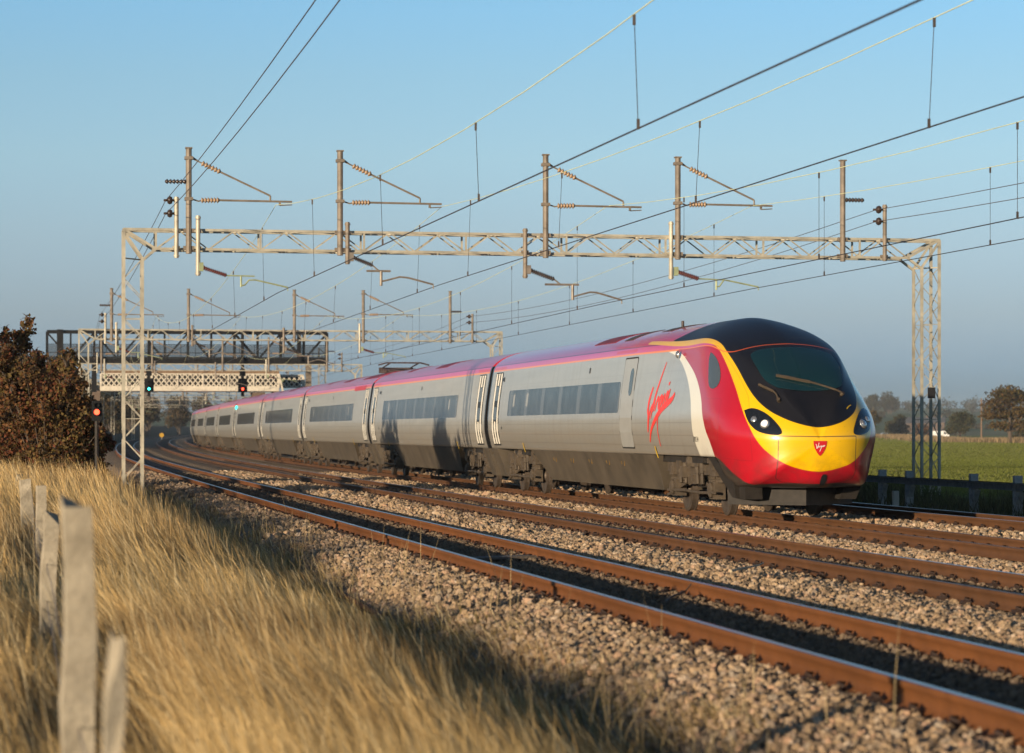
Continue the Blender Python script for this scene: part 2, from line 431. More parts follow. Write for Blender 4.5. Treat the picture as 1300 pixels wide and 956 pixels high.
c = t.ramp(oi.outputs['Random'], [(.0, (.13, .095, .065)), (.2, (.24, .17, .105)), (.45, (.36, .25, .15)), (.65, (.43, .31, .195)), (.8, (.29, .24, .185)), (.93, (.46, .285, .18)), (1., (.56, .45, .33))])
c = t.mix(t.math('MULTIPLY', t.noise(.8, 4, .6, v), .3), c, (.24, .17, .11))
ti = t.n('ShaderNodeAttribute'); ti.attribute_type = 'INSTANCER'; ti.attribute_name = 'tone'
c = t.mix(t.math('MULTIPLY', ti.outputs['Fac'], .7), c, (.085, .064, .046))
M['stone'] = t.bsdf(c, .9, 0, .2)
sme = bpy.data.meshes.new('ballast_stones'); sme.vertices.add(len(bp)); sme.vertices.foreach_set('co', bp.astype(np.float32).ravel())
for nm, a in (('ssize', bs), ('tone', bt)):
    at = sme.attributes.new(nm, 'FLOAT', 'POINT'); at.data.foreach_set('value', a.astype(np.float32))
sme.materials.append(M['stone'])
sob = tag(obj('ballast_stones', sme), kind='stuff')
g = bpy.data.node_groups.new('stones', 'GeometryNodeTree')
g.interface.new_socket('Geometry', in_out='INPUT', socket_type='NodeSocketGeometry'); g.interface.new_socket('Geometry', in_out='OUTPUT', socket_type='NodeSocketGeometry')
gi = g.nodes.new('NodeGroupInput'); go = g.nodes.new('NodeGroupOutput')
jn = g.nodes.new('GeometryNodeJoinGeometry')
for k in range(7):
    ic = g.nodes.new('GeometryNodeMeshIcoSphere'); ic.inputs['Radius'].default_value = 1; ic.inputs['Subdivisions'].default_value = 1 if k < 4 else 2
    sp = g.nodes.new('GeometryNodeSetPosition'); ps = g.nodes.new('GeometryNodeInputPosition')
    nz = g.nodes.new('ShaderNodeTexNoise'); nz.noise_dimensions = '4D'; nz.inputs['W'].default_value = k*7.3; nz.inputs['Scale'].default_value = 1.25; nz.inputs['Detail'].default_value = 2.5
    g.links.new(ps.outputs[0], nz.inputs['Vector'])
    ma = g.nodes.new('ShaderNodeMath'); ma.operation = 'MULTIPLY_ADD'; ma.inputs[1].default_value = 2.5; ma.inputs[2].default_value = -.25; g.links.new(nz.outputs[0], ma.inputs[0])
    vm = g.nodes.new('ShaderNodeVectorMath'); vm.operation = 'SCALE'; g.links.new(ps.outputs[0], vm.inputs[0]); g.links.new(ma.outputs[0], vm.inputs['Scale'])
    vq = g.nodes.new('ShaderNodeVectorMath'); vq.operation = 'MULTIPLY'; vq.inputs[1].default_value = (1.15, .9, .72); g.links.new(vm.outputs[0], vq.inputs[0])
    g.links.new(ic.outputs[0], sp.inputs['Geometry']); g.links.new(vq.outputs[0], sp.inputs['Position'])
    ti_ = g.nodes.new('GeometryNodeGeometryToInstance'); g.links.new(sp.outputs[0], ti_.inputs[0]); g.links.new(ti_.outputs[0], jn.inputs[0])
ip = g.nodes.new('GeometryNodeInstanceOnPoints'); ip.inputs['Pick Instance'].default_value = True
g.links.new(gi.outputs[0], ip.inputs['Points']); g.links.new(jn.outputs[0], ip.inputs['Instance'])
rv = g.nodes.new('FunctionNodeRandomValue'); rv.data_type = 'FLOAT_VECTOR'; rv.inputs[1].default_value = (6.28, 6.28, 6.28)
g.links.new(rv.outputs[0], ip.inputs['Rotation'])
na = g.nodes.new('GeometryNodeInputNamedAttribute'); na.data_type = 'FLOAT'; na.inputs['Name'].default_value = 'ssize'
g.links.new([o for o in na.outputs if o.enabled][0], ip.inputs['Scale'])
sm_ = g.nodes.new('GeometryNodeSetMaterial'); sm_.inputs['Material'].default_value = M['stone']
g.links.new(ip.outputs[0], sm_.inputs[0]); g.links.new(sm_.outputs[0], go.inputs[0])
md = sob.modifiers.new('stones', 'NODES'); md.node_group = g

# ------------------------------------------------------------------ dry grass
def leafy_material(name, trans=.35, rough=.7, spec=.2):
    t = NT(name); c = t.attr('col', 'Color')
    b = t.n('ShaderNodeBsdfPrincipled'); t.l(c, b.inputs['Base Color']); b.inputs['Roughness'].default_value = rough; b.inputs['Specular IOR Level'].default_value = spec
    tr = t.n('ShaderNodeBsdfTranslucent'); t.l(c, tr.inputs[0])
    m = t.n('ShaderNodeMixShader'); m.inputs[0].default_value = trans
    t.l(b.outputs[0], m.inputs[1]); t.l(tr.outputs[0], m.inputs[2]); t.l(m.outputs[0], t.out.inputs[0]); return t.m
M['grass'] = leafy_material('dry_grass_blades', .3)
M['leaf'] = leafy_material('leaf_clumps', .25, .75, .15)
def blades(x, y, z, h, lean, w, col, seed=0):
    r = np.random.default_rng(seed); n = len(x)
    a = r.uniform(0, 2*PI, n); wx, wy = np.cos(a)*w, np.sin(a)*w
    T = np.array([0, .45, 1.]); V = []; C = []
    for k, tt in enumerate(T):
        lx = lean[:, 0]*h*tt**1.6; ly = lean[:, 1]*h*tt**1.6
        zz = z + h*tt*np.sqrt(np.clip(1-(lean**2).sum(1)*tt*.6, .15, 1))
        f = (1, .8, .12)[k]
        V += [np.stack([x+lx-wx*f, y+ly-wy*f, zz], -1), np.stack([x+lx+wx*f, y+ly+wy*f, zz], -1)]
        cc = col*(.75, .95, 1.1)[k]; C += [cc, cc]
    V = np.stack(V, 1).reshape(-1, 3); C = np.stack(C, 1).reshape(-1, 3)
    b = (np.arange(n)*6)[:, None]
    F = np.concatenate([b + np.array([[0, 1, 3, 2]]), b + np.array([[2, 3, 5, 4]])])
    return V, F, np.clip(C, 0, 1)
def vnoise(x, y, f, seed):
    r = np.random.default_rng(seed); out = 0
    for k in range(5):
        a, b, c = r.uniform(0, 6.28, 3); out = out + np.sin((x*np.cos(a)+y*np.sin(a))*f*r.uniform(.6, 1.6)+b)
    return out/5
FP_ = -12.85
def grass_patch():
    VS = []; FS = []; CS = []; off = 0
    for (d0, d1, dens, wid, tuft) in ((5.2, 13, 1500, .0022, .16), (13, 22, 1150, .0030, .17), (22, 38, 620, .0044, .2), (38, 60, 300, .0065, .25), (60, 92, 110, .010, .3)):
        s0, s1 = d0-42, d1-37; area = (s1-s0)*7.8; n = int(area*dens); nt = max(1, n//26)
        ts = RNG.uniform(s0, s1, nt); tp = RNG.uniform(-17.2, -9.0, nt)
        x, y = track(ts, tp)
        keep = (y > d0) & (y < d1) & (x/y > -.23) & (x/y < .25)
        edge = -9.50 + .28*(1-sstep(ts, -20, -8)) + .45*vnoise(ts, tp, .9, 3) - 1.0*sstep(ts, 20, 60)*.6; keep &= RNG.random(nt) < .30+.70*np.clip((-9.4-tp)/1.1, 0, 1)
        keep &= (tp < edge)
        ts, tp = ts[keep], tp[keep]; nt = len(ts)
        dist = np.clip((-9.55 - tp)/1.7, 0, 1)
        th_ = (.13 + .31*dist)*(1+.45*sstep(ts, -14, 5))*np.where((abs(tp-FP_) < .40) & (ts < 0), .5, 1.)*RNG.uniform(.6, 1.2, nt)*(1+.38*vnoise(ts, tp, 1.1, 5))
        tl = np.stack([-.42 + .28*vnoise(ts, tp, .8, 6), .10 + .30*vnoise(ts, tp, .9, 7)], -1)
        patch = vnoise(ts, tp, .55, 8) + .5*vnoise(ts, tp, 1.7, 9)
        gold = np.array([.72, .50, .215]); brown = np.array([.37, .235, .10]); pale = np.array([.80, .64, .37]); green = np.array([.12, .135, .035])
        u = np.clip(.5+1.5*patch+RNG.normal(0, .35, nt), 0, 1)[:, None]
        tc_ = brown*(1-u) + gold*u
        gm = np.clip((1-dist)*1.2 - .62 + .75*vnoise(ts, tp, 1.3, 12), 0, 1)[:, None]*.5
        tc_ = tc_*(1-gm) + green*gm
        k = 26; rep = lambda a: np.repeat(a, k, 0)
        n = nt*k; r = tuft*np.sqrt(RNG.random(n)); a = RNG.uniform(0, 2*PI, n)
        bx = rep(ts) ; bs_ = rep(ts) + r*np.cos(a); bp_ = rep(tp) + r*np.sin(a)
        x, y = track(bs_, bp_); z = gz(bs_, bp_) - .02
        h = rep(th_)*RNG.uniform(.45, 1.25, n)
        lean = rep(tl) + RNG.normal(0, .20, (n, 2))
        m = np.sqrt((lean**2).sum(1)); lean = lean*np.minimum(1, 1.1/np.maximum(m, 1e-3))[:, None]
        col = rep(tc_)*RNG.uniform(.55, 1.3, (n, 1)); q = RNG.random(n) < .16; col[q] = pale*RNG.uniform(.85, 1.15, (q.sum(), 1))
        V, F_, C = blades(x, y, z, h, lean, np.full(n, wid)*RNG.uniform(.7, 1.5, n), col, int(d0*10))
        VS.append(V); FS.append(F_+off); CS.append(C); off += len(V)
    return np.concatenate(VS), np.concatenate(FS), np.concatenate(CS)
V, F_, C = grass_patch(); print('grass verts', len(V))
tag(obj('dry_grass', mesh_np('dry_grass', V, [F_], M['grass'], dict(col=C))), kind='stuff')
def verge_grass():
    # shaded tufts on the field side of the line and along the far cable trough
    n = 26000; s = RNG.uniform(4, 60, n); p = RNG.uniform(5.3, 10.5, n)
    k = (vnoise(s, p, 1.5, 31) + .9*np.exp(-((p-6.6)/1.0)**2) > -.15); s, p = s[k], p[k]
    x, y = track(s, p); n = len(s)
    h = (.16 + .34*np.exp(-((p-7.2)/1.1)**2)*np.clip(1+vnoise(s, p, .9, 32), .2, 2))*RNG.uniform(.5, 1.3, n)
    lean = RNG.normal(0, .3, (n, 2)); u = np.clip(.4+.5*vnoise(s, p, .8, 33), 0, 1)[:, None]
    col = (np.array([.07, .085, .028])*(1-u) + np.array([.19, .155, .07])*u)*RNG.uniform(.6, 1.3, (n, 1))
    return blades(x, y, gz(s, p)-.02, h, lean, np.full(n, .010), col, 77)
V, F_, C = verge_grass()
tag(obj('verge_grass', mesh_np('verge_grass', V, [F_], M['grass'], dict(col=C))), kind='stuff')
# dry stalks standing among the stones at the edge of the ballast
def stalks():
    n = 420; s = RNG.uniform(-27, 20, n); p = -9.9 + RNG.exponential(.35, n) - .15
    k = p < -8.7; s, p = s[k], p[k]; n = len(s); x, y = track(s, p)
    col = np.array([.50, .38, .20])*RNG.uniform(.6, 1.2, (n, 1))
    return blades(x, y, gz(s, p)-.02, RNG.uniform(.25, .62, n), RNG.normal(0, .16, (n, 2)), np.full(n, .0032), col, 5)
def tall_stalks():
    n = 2600; s = RNG.uniform(-33, 25, n); p = RNG.uniform(-16, -9.7, n); x, y = track(s, p); k = (abs(x/y) < .24) & (y > 6); s, p, x, y = s[k], p[k], x[k], y[k]; n = len(s)
    col = np.array([.66, .52, .30])*RNG.uniform(.55, 1.15, (n, 1)); w_ = .0012+y*.00006
    return blades(x, y, gz(s, p), RNG.uniform(.45, .95, n)*np.clip((-9.2-p)/2.5, .45, 1), np.stack([RNG.normal(-.30, .22, n), RNG.normal(.05, .2, n)], -1), w_, col, 15)
V, F_, C = tall_stalks(); tag(obj('seed_stalks', mesh_np('seed_stalks', V, [F_], M['grass'], dict(col=C))), kind='stuff')
V, F_, C = stalks()
tag(obj('weed_stalks', mesh_np('weed_stalks', V, [F_], M['grass'], dict(col=C))), kind='stuff')

# ------------------------------------------------------------------ overhead line portals
def insulator(mb, a, b, r, n=7, m=0):
    a = Vector(a); b = Vector(b); L = (b-a).length; prof = [(0, r*.35)]
    for k in range(n):
        t0 = L*(k+.1)/n; t1 = L*(k+.55)/n; t2 = L*(k+.95)/n
        prof += [(t0, r*.42), (t0+.25*(t1-t0), r), (t1, r*.8), (t2, r*.42)]
    prof.append((L, r*.35)); mb.lathe(a, b-a, prof, 10, m)
PM = {'x': [-9.36, -5.89, -1.06, 2.12, 6.17]}
def lattice_box(mb, x0, x1, z0, z1, y0, y1, step, ch, br, m=0):
    # box girder along x: chords and zigzag lacing on its four faces
    for y in (y0, y1):
        for z in (z0, z1): mb.bar((x0, y, z), (x1, y, z), ch, ch, m)
    n = int(round((x1-x0)/step)); d = (x1-x0)/n
    for k in range(n):
        xa = x0+k*d; xb = xa+d; up = k % 2 == 0
        for y in (y0, y1): mb.bar((xa, y, z0 if up else z1), (xb, y, z1 if up else z0), br, br, m)
        for z in (z0, z1): mb.bar((xa, y0 if up else y1, z), (xb, y1 if up else y0, z), br, br, m)
    for k in range(0, n+1, max(4, n//9)):
        for y in (y0, y1): mb.bar((x0+k*d, y, z0), (x0+k*d, y, z1), br*1.6, br*1.2, m)
def lattice_tower(mb, xa, xb, y0, y1, z0, z1, step, leg, br, m=0):
    for x in (xa, xb):
        for y in (y0, y1): mb.bar((x, y, z0), (x, y, z1), leg, leg, m, up=(0, 1, 0))
    n = int(round((z1-z0)/step)); d = (z1-z0)/n
    for k in range(n):
        a = z0+k*d; b = a+d; up = k % 2 == 0
        for y in (y0, y1): mb.bar((xa if up else xb, y, a), (xb if up else xa, y, b), br, br, m)
        for x in (xa, xb): mb.bar((x, y0 if up else y1, a), (x, y1 if up else y0, b), br, br, m)
        if k % 5 == 0:
            for y in (y0, y1): mb.bar((xa, y, a), (xb, y, a), br, br, m)
def make_portal(s):
    root = empty('overhead_line_portal', P3(s, 0, 0), float(th(s)))
    G = M['galv']; ZB, ZT = 5.66, 6.10; Y0, Y1 = 0., .60
    b = MB(); lattice_box(b, -10.1, 7.82, ZB, ZT, Y0, Y1, .60, .055, .028); b.build('boom', G, root)
    for (xo, xi, xb) in ((-10.82, -10.40, -10.1), (8.62, 8.18, 7.82)):
        t_ = MB(); lattice_tower(t_, min(xo, xi), max(xo, xi), Y0, Y1, -.5, 5.44, .47, .062, .016)
        for y in (Y0, Y1):
            t_.bar((xo, y, 5.44), (xo, y, ZT), .065, .065, 0, (0, 1, 0)); t_.bar((xo, y, ZT), (xb, y, ZT), .058, .058)
            t_.bar((xo, y, ZT), (xb, y, ZB), .055, .055); t_.bar((xo, y, ZT-.05), (xi, y, 5.44), .05, .05); t_.bar((xi, y, 5.40), (xb, y, ZB), .055, .055)
        t_.bar((xo, Y0, ZT), (xo, Y1, ZT), .05, .05); t_.bar((xo, Y0, 5.44), (xi, Y1, 5.44), .03, .03)
        t_.box(((xo+xi)/2, .25, -.58), (1.0, 1.0, .5))
        t_.build('tower', G, root)
    for k, x in enumerate(PM['x']):
        m = MB(); m.tube([(x, -.10, 5.55), (x, -.10, 7.95)], .068, 8)
        for z in (5.68, 6.08): m.box((x, -.06, z), (.24, .12, .09))
        m.box((x, -.10, 7.96), (.16, .16, .03))
        m.build('mast', M['mast'], root)
    drops = [(-9.64, 5.45, 6.84, 'feeder_post'), (-9.15, 5.05, 6.42, 'drop_post'), (-5.72, 5.35, 6.32, 'drop_post'), (-1.55, 5.07, 6.23, 'drop_post'), (1.95, 5.08, 6.44, 'drop_post'), (7.21, 5.57, 6.92, 'feeder_post')]
    for (x, a, c, nm) in drops:
        light = x in (-9.15, 1.95, -9.64)
        m = MB(); m.tube([(x, -.12, a), (x, -.12, c)], .052, 8)
        for z in (a+.05, c-.05): m.tube([(x, -.12, z-.02), (x, -.12, z+.02)], .066, 8)
        for z in (5.69, 6.07): m.box((x, -.07, z), (.17, .1, .06))
        m.build(nm, M['galv'] if light else M['mast'], root)
    # cantilevers that carry the catenary wires
    for k, x in enumerate(PM['x'][:4]):
        dz = .08*(k == 3); e = x + (2.36, 2.37, 2.3, 2.31)[k]
        c = MB(); y = -.10
        A = Vector((x+.06, y, 7.73+dz)); B = Vector((x+1.86, y, 6.90+dz)); d = B-A
        C_ = Vector((x+.06, y, 6.80+dz)); D_ = Vector((e, y, 6.77+dz))
        c.tube([A, A+d*.13], .018, 5); c.tube([A+d*.36, B], .024, 6); c.tube([A+Vector((0,0,.05)), A+d*.1], .012, 4)
        c.tube([C_, C_+Vector((.16, 0, -.05)), C_+Vector((.26, 0, -.03))], .018, 5); c.tube([C_+Vector((.62, 0, -.02)), D_], .026, 6)
        c.tube([B, B+Vector((0, 0, -.12))], .022, 5); c.box((e-.28, y, 6.72+dz), (.05, .04, .08)); c.tube([(e-.28, y, 6.68+dz), (e, y, 6.70+dz)], .012, 4)
        for z in (7.73+dz, 6.80+dz): c.box((x, y, z), (.19, .17, .07))
        cb = c.build('cantilever', M['mast'], root)
        for (q0, q1) in ((A+d*.13, A+d*.37), (C_+Vector((.22, 0, -.03)), C_+Vector((.64, 0, -.02)))):
            i_ = MB(); insulator(i_, q0, q1, .07, 6); i_.build('insulator', M['insul_tan'], cb, True)
    for (x0, x1, z, xm) in ((-9.42, -9.90, 7.19, 0), (6.24, 6.70, 7.02, 0)):
        i_ = MB(); insulator(i_, (x0, -.1, z), (x1, -.1, z), .06, 6); i_.build('feeder_insulator', M['insul_dark'], root, True)
    for x0, x1, zs in ((-9.69, -9.90, (6.76, 6.46)), (7.16, 7.02, (6.80, 6.52))):
        for z in zs:
            i_ = MB(); i_.lathe((x0, -.12, z), (x1-x0, 0, 0), [(0, .03), (.04, .03), (.05, .075), (.1, .10), (.15, .075), (.16, .03), (.24, .025)], 10)
            i_.build('feeder_insulator', M['insul_dark'], root, True)
    # registration arms holding the contact wires
    y = -.12
    def reg(ins_a, ins_b, r, mat, parts, amat):
        a = MB(); ia = Vector((ins_a[0], y, ins_a[1])); ib = Vector((ins_b[0], y, ins_b[1]))
        a.box(ia - Vector((.05, 0, -.02)), (.10, .10, .20))
        a.bar(ia-Vector((.1, 0, -.1)), ia+Vector((.05, 0, .0)), .04); a.bar(ia-Vector((.1, 0, .08)), ia, .04)
        for seg, rr in parts: a.tube([(q[0], y, q[1]) for q in seg], rr, 6)
        ob = a.build('registration_arm', amat, root)
        i_ = MB(); insulator(i_, ia, ib, r, 11); i_.build('insulator', mat, ob, True)
    reg((-9.03, 5.23), (-8.50, 5.06), .06, M['insul_red'], [([(-8.50, 5.06), (-7.86, 5.05)], .018), ([(-8.17, 5.04), (-8.17, 4.80)], .024), ([(-8.17, 4.83), (-8.08, 4.85), (-7.99, 4.96), (-7.84, 4.965), (-7.10, 4.80)], .02), ([(-7.1, 4.81), (-7.1, 4.72)], .012)], M['fit_green'])
    reg((-5.58, 5.50), (-5.14, 5.33), .06, M['insul_dark'], [([(-5.14, 5.33), (-5.0, 5.21)], .02), ([(-5.28, 5.20), (-4.72, 5.20)], .028), ([(-4.94, 5.2), (-4.94, 4.86)], .036), ([(-4.94, 4.96), (-4.80, 4.99), (-4.50, 5.07), (-4.30, 5.05), (-3.72, 4.90)], .024), ([(-3.72, 4.9), (-3.72, 4.8)], .014)], M['fit'])
    reg((-1.42, 5.25), (-.86, 5.05), .065, M['insul_dark'], [([(-.86, 5.05), (-.72, 4.94)], .02), ([(-1.08, 4.93), (-.27, 4.93)], .028), ([(-.42, 4.93), (-.42, 4.57)], .036), ([(-.42, 4.64), (-.3, 4.68), (.0, 4.76), (.16, 4.75), (.76, 4.58)], .024), ([(.76, 4.58), (.76, 4.49)], .014)], M['fit'])
    reg((2.12, 5.25), (2.62, 5.10), .065, M['insul_red'], [([(2.62, 5.10), (3.22, 5.08)], .018), ([(3.05, 5.08), (3.05, 4.84)], .024), ([(3.05, 4.92), (3.12, 4.92), (3.24, 5.08), (3.36, 5.06), (4.08, 4.92)], .02), ([(4.08, 4.92), (4.08, 4.84)], .012)], M['fit_green'])
    return root
PORTALS = [23, 84, 147, 206, 267, 328, 389, 450]
pr0 = make_portal(PORTALS[0])
jb = MB(); jb.box((8.40, -.07, 2.42), (.16, .10, .26)); jb.box((8.42, -.13, 2.50), (.1, .04, .08))
tag(jb.build('junction_box', M['gang']), 'small black box fixed part way up the right lattice tower of the nearest portal', 'junction box').parent = None
jbo = bpy.data.objects['junction_box']; jbo.location = P3(23, 0, 0); jbo.rotation_euler = (0, 0, float(th(23)))
jbo.parent = None
T_ = tree_of()
PLAB = ['nearest lattice steel portal spanning all four tracks above the front of the train', 'second lattice portal, standing just in front of the black signal gantry',
        'third lattice portal, low between the black gantry and the white lattice bridge', 'fourth lattice portal, standing beside the white lattice bridge',
        'fifth lattice portal, first one beyond the white lattice bridge', 'sixth lattice portal, second one beyond the white lattice bridge',
        'seventh lattice portal, third one beyond the white lattice bridge', 'farthest lattice portal, fourth one beyond the white lattice bridge']
for k, s in enumerate(PORTALS):
    o = pr0 if k == 0 else copy_tree(pr0, T_)
    if k:
        x, y, z = P3(s, 0, 0); o.location = (x, y, 0); o.rotation_euler = (0, 0, float(th(s)))
    tag(o, PLAB[k], 'portal', 'overhead line portals across the tracks')

# ------------------------------------------------------------------ overhead wires
def wire_line(name, label, p_con, z_con, z_prev, p_cat, z_cat, z_mid, drop_s, drop_m):
    root = tag(empty(name, (0, 0, 0)), label, 'overhead wire', 'contact and catenary wires over the tracks')
    c = MB(); sup = [-38.] + PORTALS
    pts = [P3(-38, p_con, z_prev)] + [P3(s, p_con, z_con) for s in PORTALS]
    c.tube([q for q in pts], .0085, 6); c.build('contact_wire', M['wire'], root)
    def cat(s):
        k = int(np.clip(np.searchsorted(sup, s)-1, 0, len(sup)-2)); a, b = sup[k], sup[k+1]; u = (s-(a+b)/2)/((b-a)/2)
        return z_mid + (z_cat-z_mid)*u*u
    def con(s): return float(np.interp(s, sup, [z_prev]+[z_con]*len(PORTALS)))
    ss = np.concatenate([np.linspace(a, b, 15)[:-1] for a, b in zip(sup[:-1], sup[1:])] + [[sup[-1]]])
    c = MB(); c.tube([P3(s, p_cat, cat(s)) for s in ss], .0065, 5); c.build('catenary_wire', M['wire_cat'], root)
    ds = list(drop_s) + [s for a, b in zip(PORTALS[:-1], PORTALS[1:]) for s in np.linspace(a+3.5, b-3.5, 7)]
    for s in ds[:95]:
        d = MB(); za, zb = cat(s), con(s); x, y, _ = P3(s, (p_con+p_cat)/2, 0)
        xa, ya, _ = P3(s, p_cat, 0); xb, yb, _ = P3(s, p_con, 0)
        d.tube([(xa, ya, za), (xb, yb, zb)], .0042, 4)
        d.box((xa, ya, za-.05), (.03, .03, .10)); d.box((xb, yb, zb+.04), (.03, .03, .10))
        d.build('dropper', M['wire'], root)
wire_line('overhead_wire', 'overhead wires above the nearest track, contact wire and sagging catenary rising to the top edge', -7.32, 4.68, 4.28, -7.36, 6.70, 5.50, [-13.1, -4.1, 5.1, 15.3], 0)
wire_line('overhead_wire', 'overhead wires above the empty second track beside the train', -3.56, 4.90, 4.70, -3.50, 6.72, 5.96, [-20, -10.8, -.8, 9.1, 19.0], 0)
wire_line('overhead_wire', 'overhead wires directly above the passenger train', .45, 4.52, 4.40, .45, 6.80, 5.78, [-12, -3.1, 6.2, 15.7], 0)
wire_line('overhead_wire', 'overhead wires above the far track on the field side', 3.95, 4.88, 4.75, 3.95, 6.85, 6.05, [-12, -2.5, 7.2, 17.2], 0)
def feeder(label, p, zp, zs, zmid):
    sup = [-38.] + PORTALS; c = MB(); pts = []
    for a, b in zip(sup[:-1], sup[1:]):
        for s in np.linspace(a, b, 13)[:-1]:
            u = (s-(a+b)/2)/((b-a)/2); pts.append(P3(s, p, zmid + (zs-zmid)*u*u))
    pts.append(P3(sup[-1], p, zs)); c.tube(pts, .0085, 5)
    tag(c.build('feeder_wire', M['wire_feed']), label, 'feeder wire', 'bare feeder wires along the portals')
feeder('upper of the two bare wires crossing the sky top left', -9.88, 0, 6.76, 6.42)
feeder('lower of the two bare wires crossing the sky top left', -9.88, 0, 6.46, 6.05)
feeder('upper of the two bare wires leaving the feeder post on the field side', 7.02, 0, 6.80, 6.38)
feeder('lower of the two bare wires leaving the feeder post on the field side', 7.02, 0, 6.52, 6.06)

# ------------------------------------------------------------------ signal gantry
def signal_head(parent, x, y, z, lamp, name='signal_head'):
    m = MB(); m.box((x, y, z), (.46, .24, .80)); m.prism([(x-.34, y-.02, z-.5), (x+.34, y-.02, z-.5), (x+.34, y-.02, z+.52), (x-.34, y-.02, z+.52)], (0, .02, 0))
    for dz in (.24, -.02, -.26): m.lathe((x, y-.12, z+dz), (0, -1, 0), [(0, .11), (.16, .11), (.16, .10), (.02, .10)], 10)
    h = m.build(name, M['black'], parent)
    l = MB(); l.lathe((x, y-.125, z-.26), (0, -1, 0), [(0, .095), (.03, .085), (.05, .03)], 12); l.build('signal_lamp', lamp, h, True)
SG = 158
sg = tag(empty('signal_gantry', P3(SG, 0, 0), float(th(SG))), 'black truss signal gantry with walkway, spanning the tracks behind the second portal', 'signal gantry')
b = MB(); y0, y1 = 0, 1.1
for y in (y0, y1):
    b.bar((-13.3, y, 6.64), (7.1, y, 6.64), .14, .50); b.bar((-13.3, y, 8.70), (7.1, y, 8.70), .14, .22)
    xs = np.linspace(-13.3, 7.1, 13)
    for k, x in enumerate(xs): b.bar((x, y, 6.6), (x, y, 8.7), .12 if k % 2 else .16, .1, 0, (0, 1, 0))
    for k in range(12): b.bar((xs[k], y, 6.7 if k % 2 else 8.65), (xs[k+1], y, 8.65 if k % 2 else 6.7), .13, .12)
b.box((-3.1, .55, 6.50), (20.4, 1.1, .06)); b.build('truss', M['black'], sg)
b = MB()
for z in (7.18, 7.78): b.bar((-13.3, -.12, z), (7.1, -.12, z), .05, .05)
for x in np.linspace(-13.3, 7.1, 20): b.bar((x, -.12, 6.6), (x, -.12, 7.78), .04, .04, 0, (0, 1, 0))
b.build('walkway_railing', M['black'], sg)
t = NT('walkway_mesh'); bb = t.n('ShaderNodeBsdfPrincipled'); bb.inputs['Base Color'].default_value = (.02, .024, .028, 1); tt = t.n('ShaderNodeBsdfTransparent'); ms = t.n('ShaderNodeMixShader'); ms.inputs[0].default_value = .38
t.l(tt.outputs[0], ms.inputs[1]); t.l(bb.outputs[0], ms.inputs[2]); t.l(ms.outputs[0], t.out.inputs[0]); M['mesh'] = t.m
b = MB(); b.box((-3.1, -.15, 7.22), (20.3, .012, 1.02)); b.build('mesh_panel', M['mesh'], sg)
for x, top, m in ((-12.35, 8.8, 'gantry_leg'), (5.75, 8.3, 'gantry_leg')):
    b = MB(); b.box((x, .55, 3.1), (.42, .42, 7.4)); b.build('leg', M[m], sg)
    b = MB(); b.box((x, -.1, 7.6), (.46, .3, 2.5)); b.build('leg_casing', M['black'], sg) if x < 0 else None
b = MB(); lattice_tower(b, 6.5, 7.0, .2, .7, -.3, 7.6, .45, .07, .03); b.build('ladder_cage', M['galv_grey'], sg)
for x, z0, z1, lamp in ((-5.95, 4.0, 8.9, 'sig_green'), (.85, 4.0, 8.9, 'sig_red')):
    b = MB(); b.box((x, -.32, (z0+z1)/2), (.22, .18, z1-z0)); b.box((x-.15, -.25, 8.75), (1.1, .3, .28)); b.bar((x-.7, -.1, 6.9), (x+.6, -.1, 6.3), .09, .09)
    b.box((x, -.32, 5.75), (.42, .34, .5)); b.build('signal_post', M['black'], sg)
    signal_head(sg, x, -.5, 4.80, M[lamp])
b = MB()
for x in (-9.4, 5.0): b.box((x, -.3, 8.72), (.9, .3, .3)); b.box((x, -.25, 7.6), (.3, .25, 2.1))
b.box((-9.9, -.3, 5.6), (.36, .3, 2.6)); b.build('cable_box', M['black'], sg)

# small signals by the line
def post_signal(s, p, z, lamp, label, name='lineside_signal'):
    r = tag(empty(name, P3(s, p, float(gz(s, p))), float(th(s))), label, 'signal'); h = z-float(gz(s, p))
    b = MB(); b.tube([(0, 0, -.1), (0, 0, h+.2)], .06, 8); b.build('post', M['galv_grey'], r); signal_head(r, 0, -.2, h+.26, lamp)
r = tag(empty('lineside_signal', (-9.13, 58.6, -.35), .17), 'small lineside signal showing red at the right edge of the dark hawthorn clump', 'signal')
b = MB(); b.tube([(0, 0, -.3), (0, 0, 2.2)], .045, 8); b.build('post', M['under_dark'], r)
b = MB(); b.box((0, 0, 2.30), (.22, .16, .44)); b.lathe((0, -.08, 2.27), (0, -1, 0), [(0, .075), (.10, .075), (.10, .068), (.02, .068)], 10); b.lathe((0, -.08, 2.42), (0, -1, 0), [(0, .06), (.08, .06), (.08, .055), (.02, .055)], 10); h = b.build('signal_head', M['black'], r)
b = MB(); b.lathe((0, -.085, 2.27), (0, -1, 0), [(0, .065), (.02, .06), (.035, .02)], 12); b.build('signal_lamp', M['sig_red'], h, True)
_bs, _bp = inv_track(np.array([-55.2]), np.array([420.])); r = tag(empty('lineside_board', (-55.2, 420, .0), .1), 'small yellow board on a post far down the left bank', 'sign')
b = MB(); b.box((0, 0, .1), (.08, .08, 1.0)); b.build('post', M['galv_grey'], r)
b = MB(); b.lathe((0, -.05, .75), (0, -1, 0), [(0, .36), (.03, .36)], 16); b.build('disc', M['sig_yellow'], r)

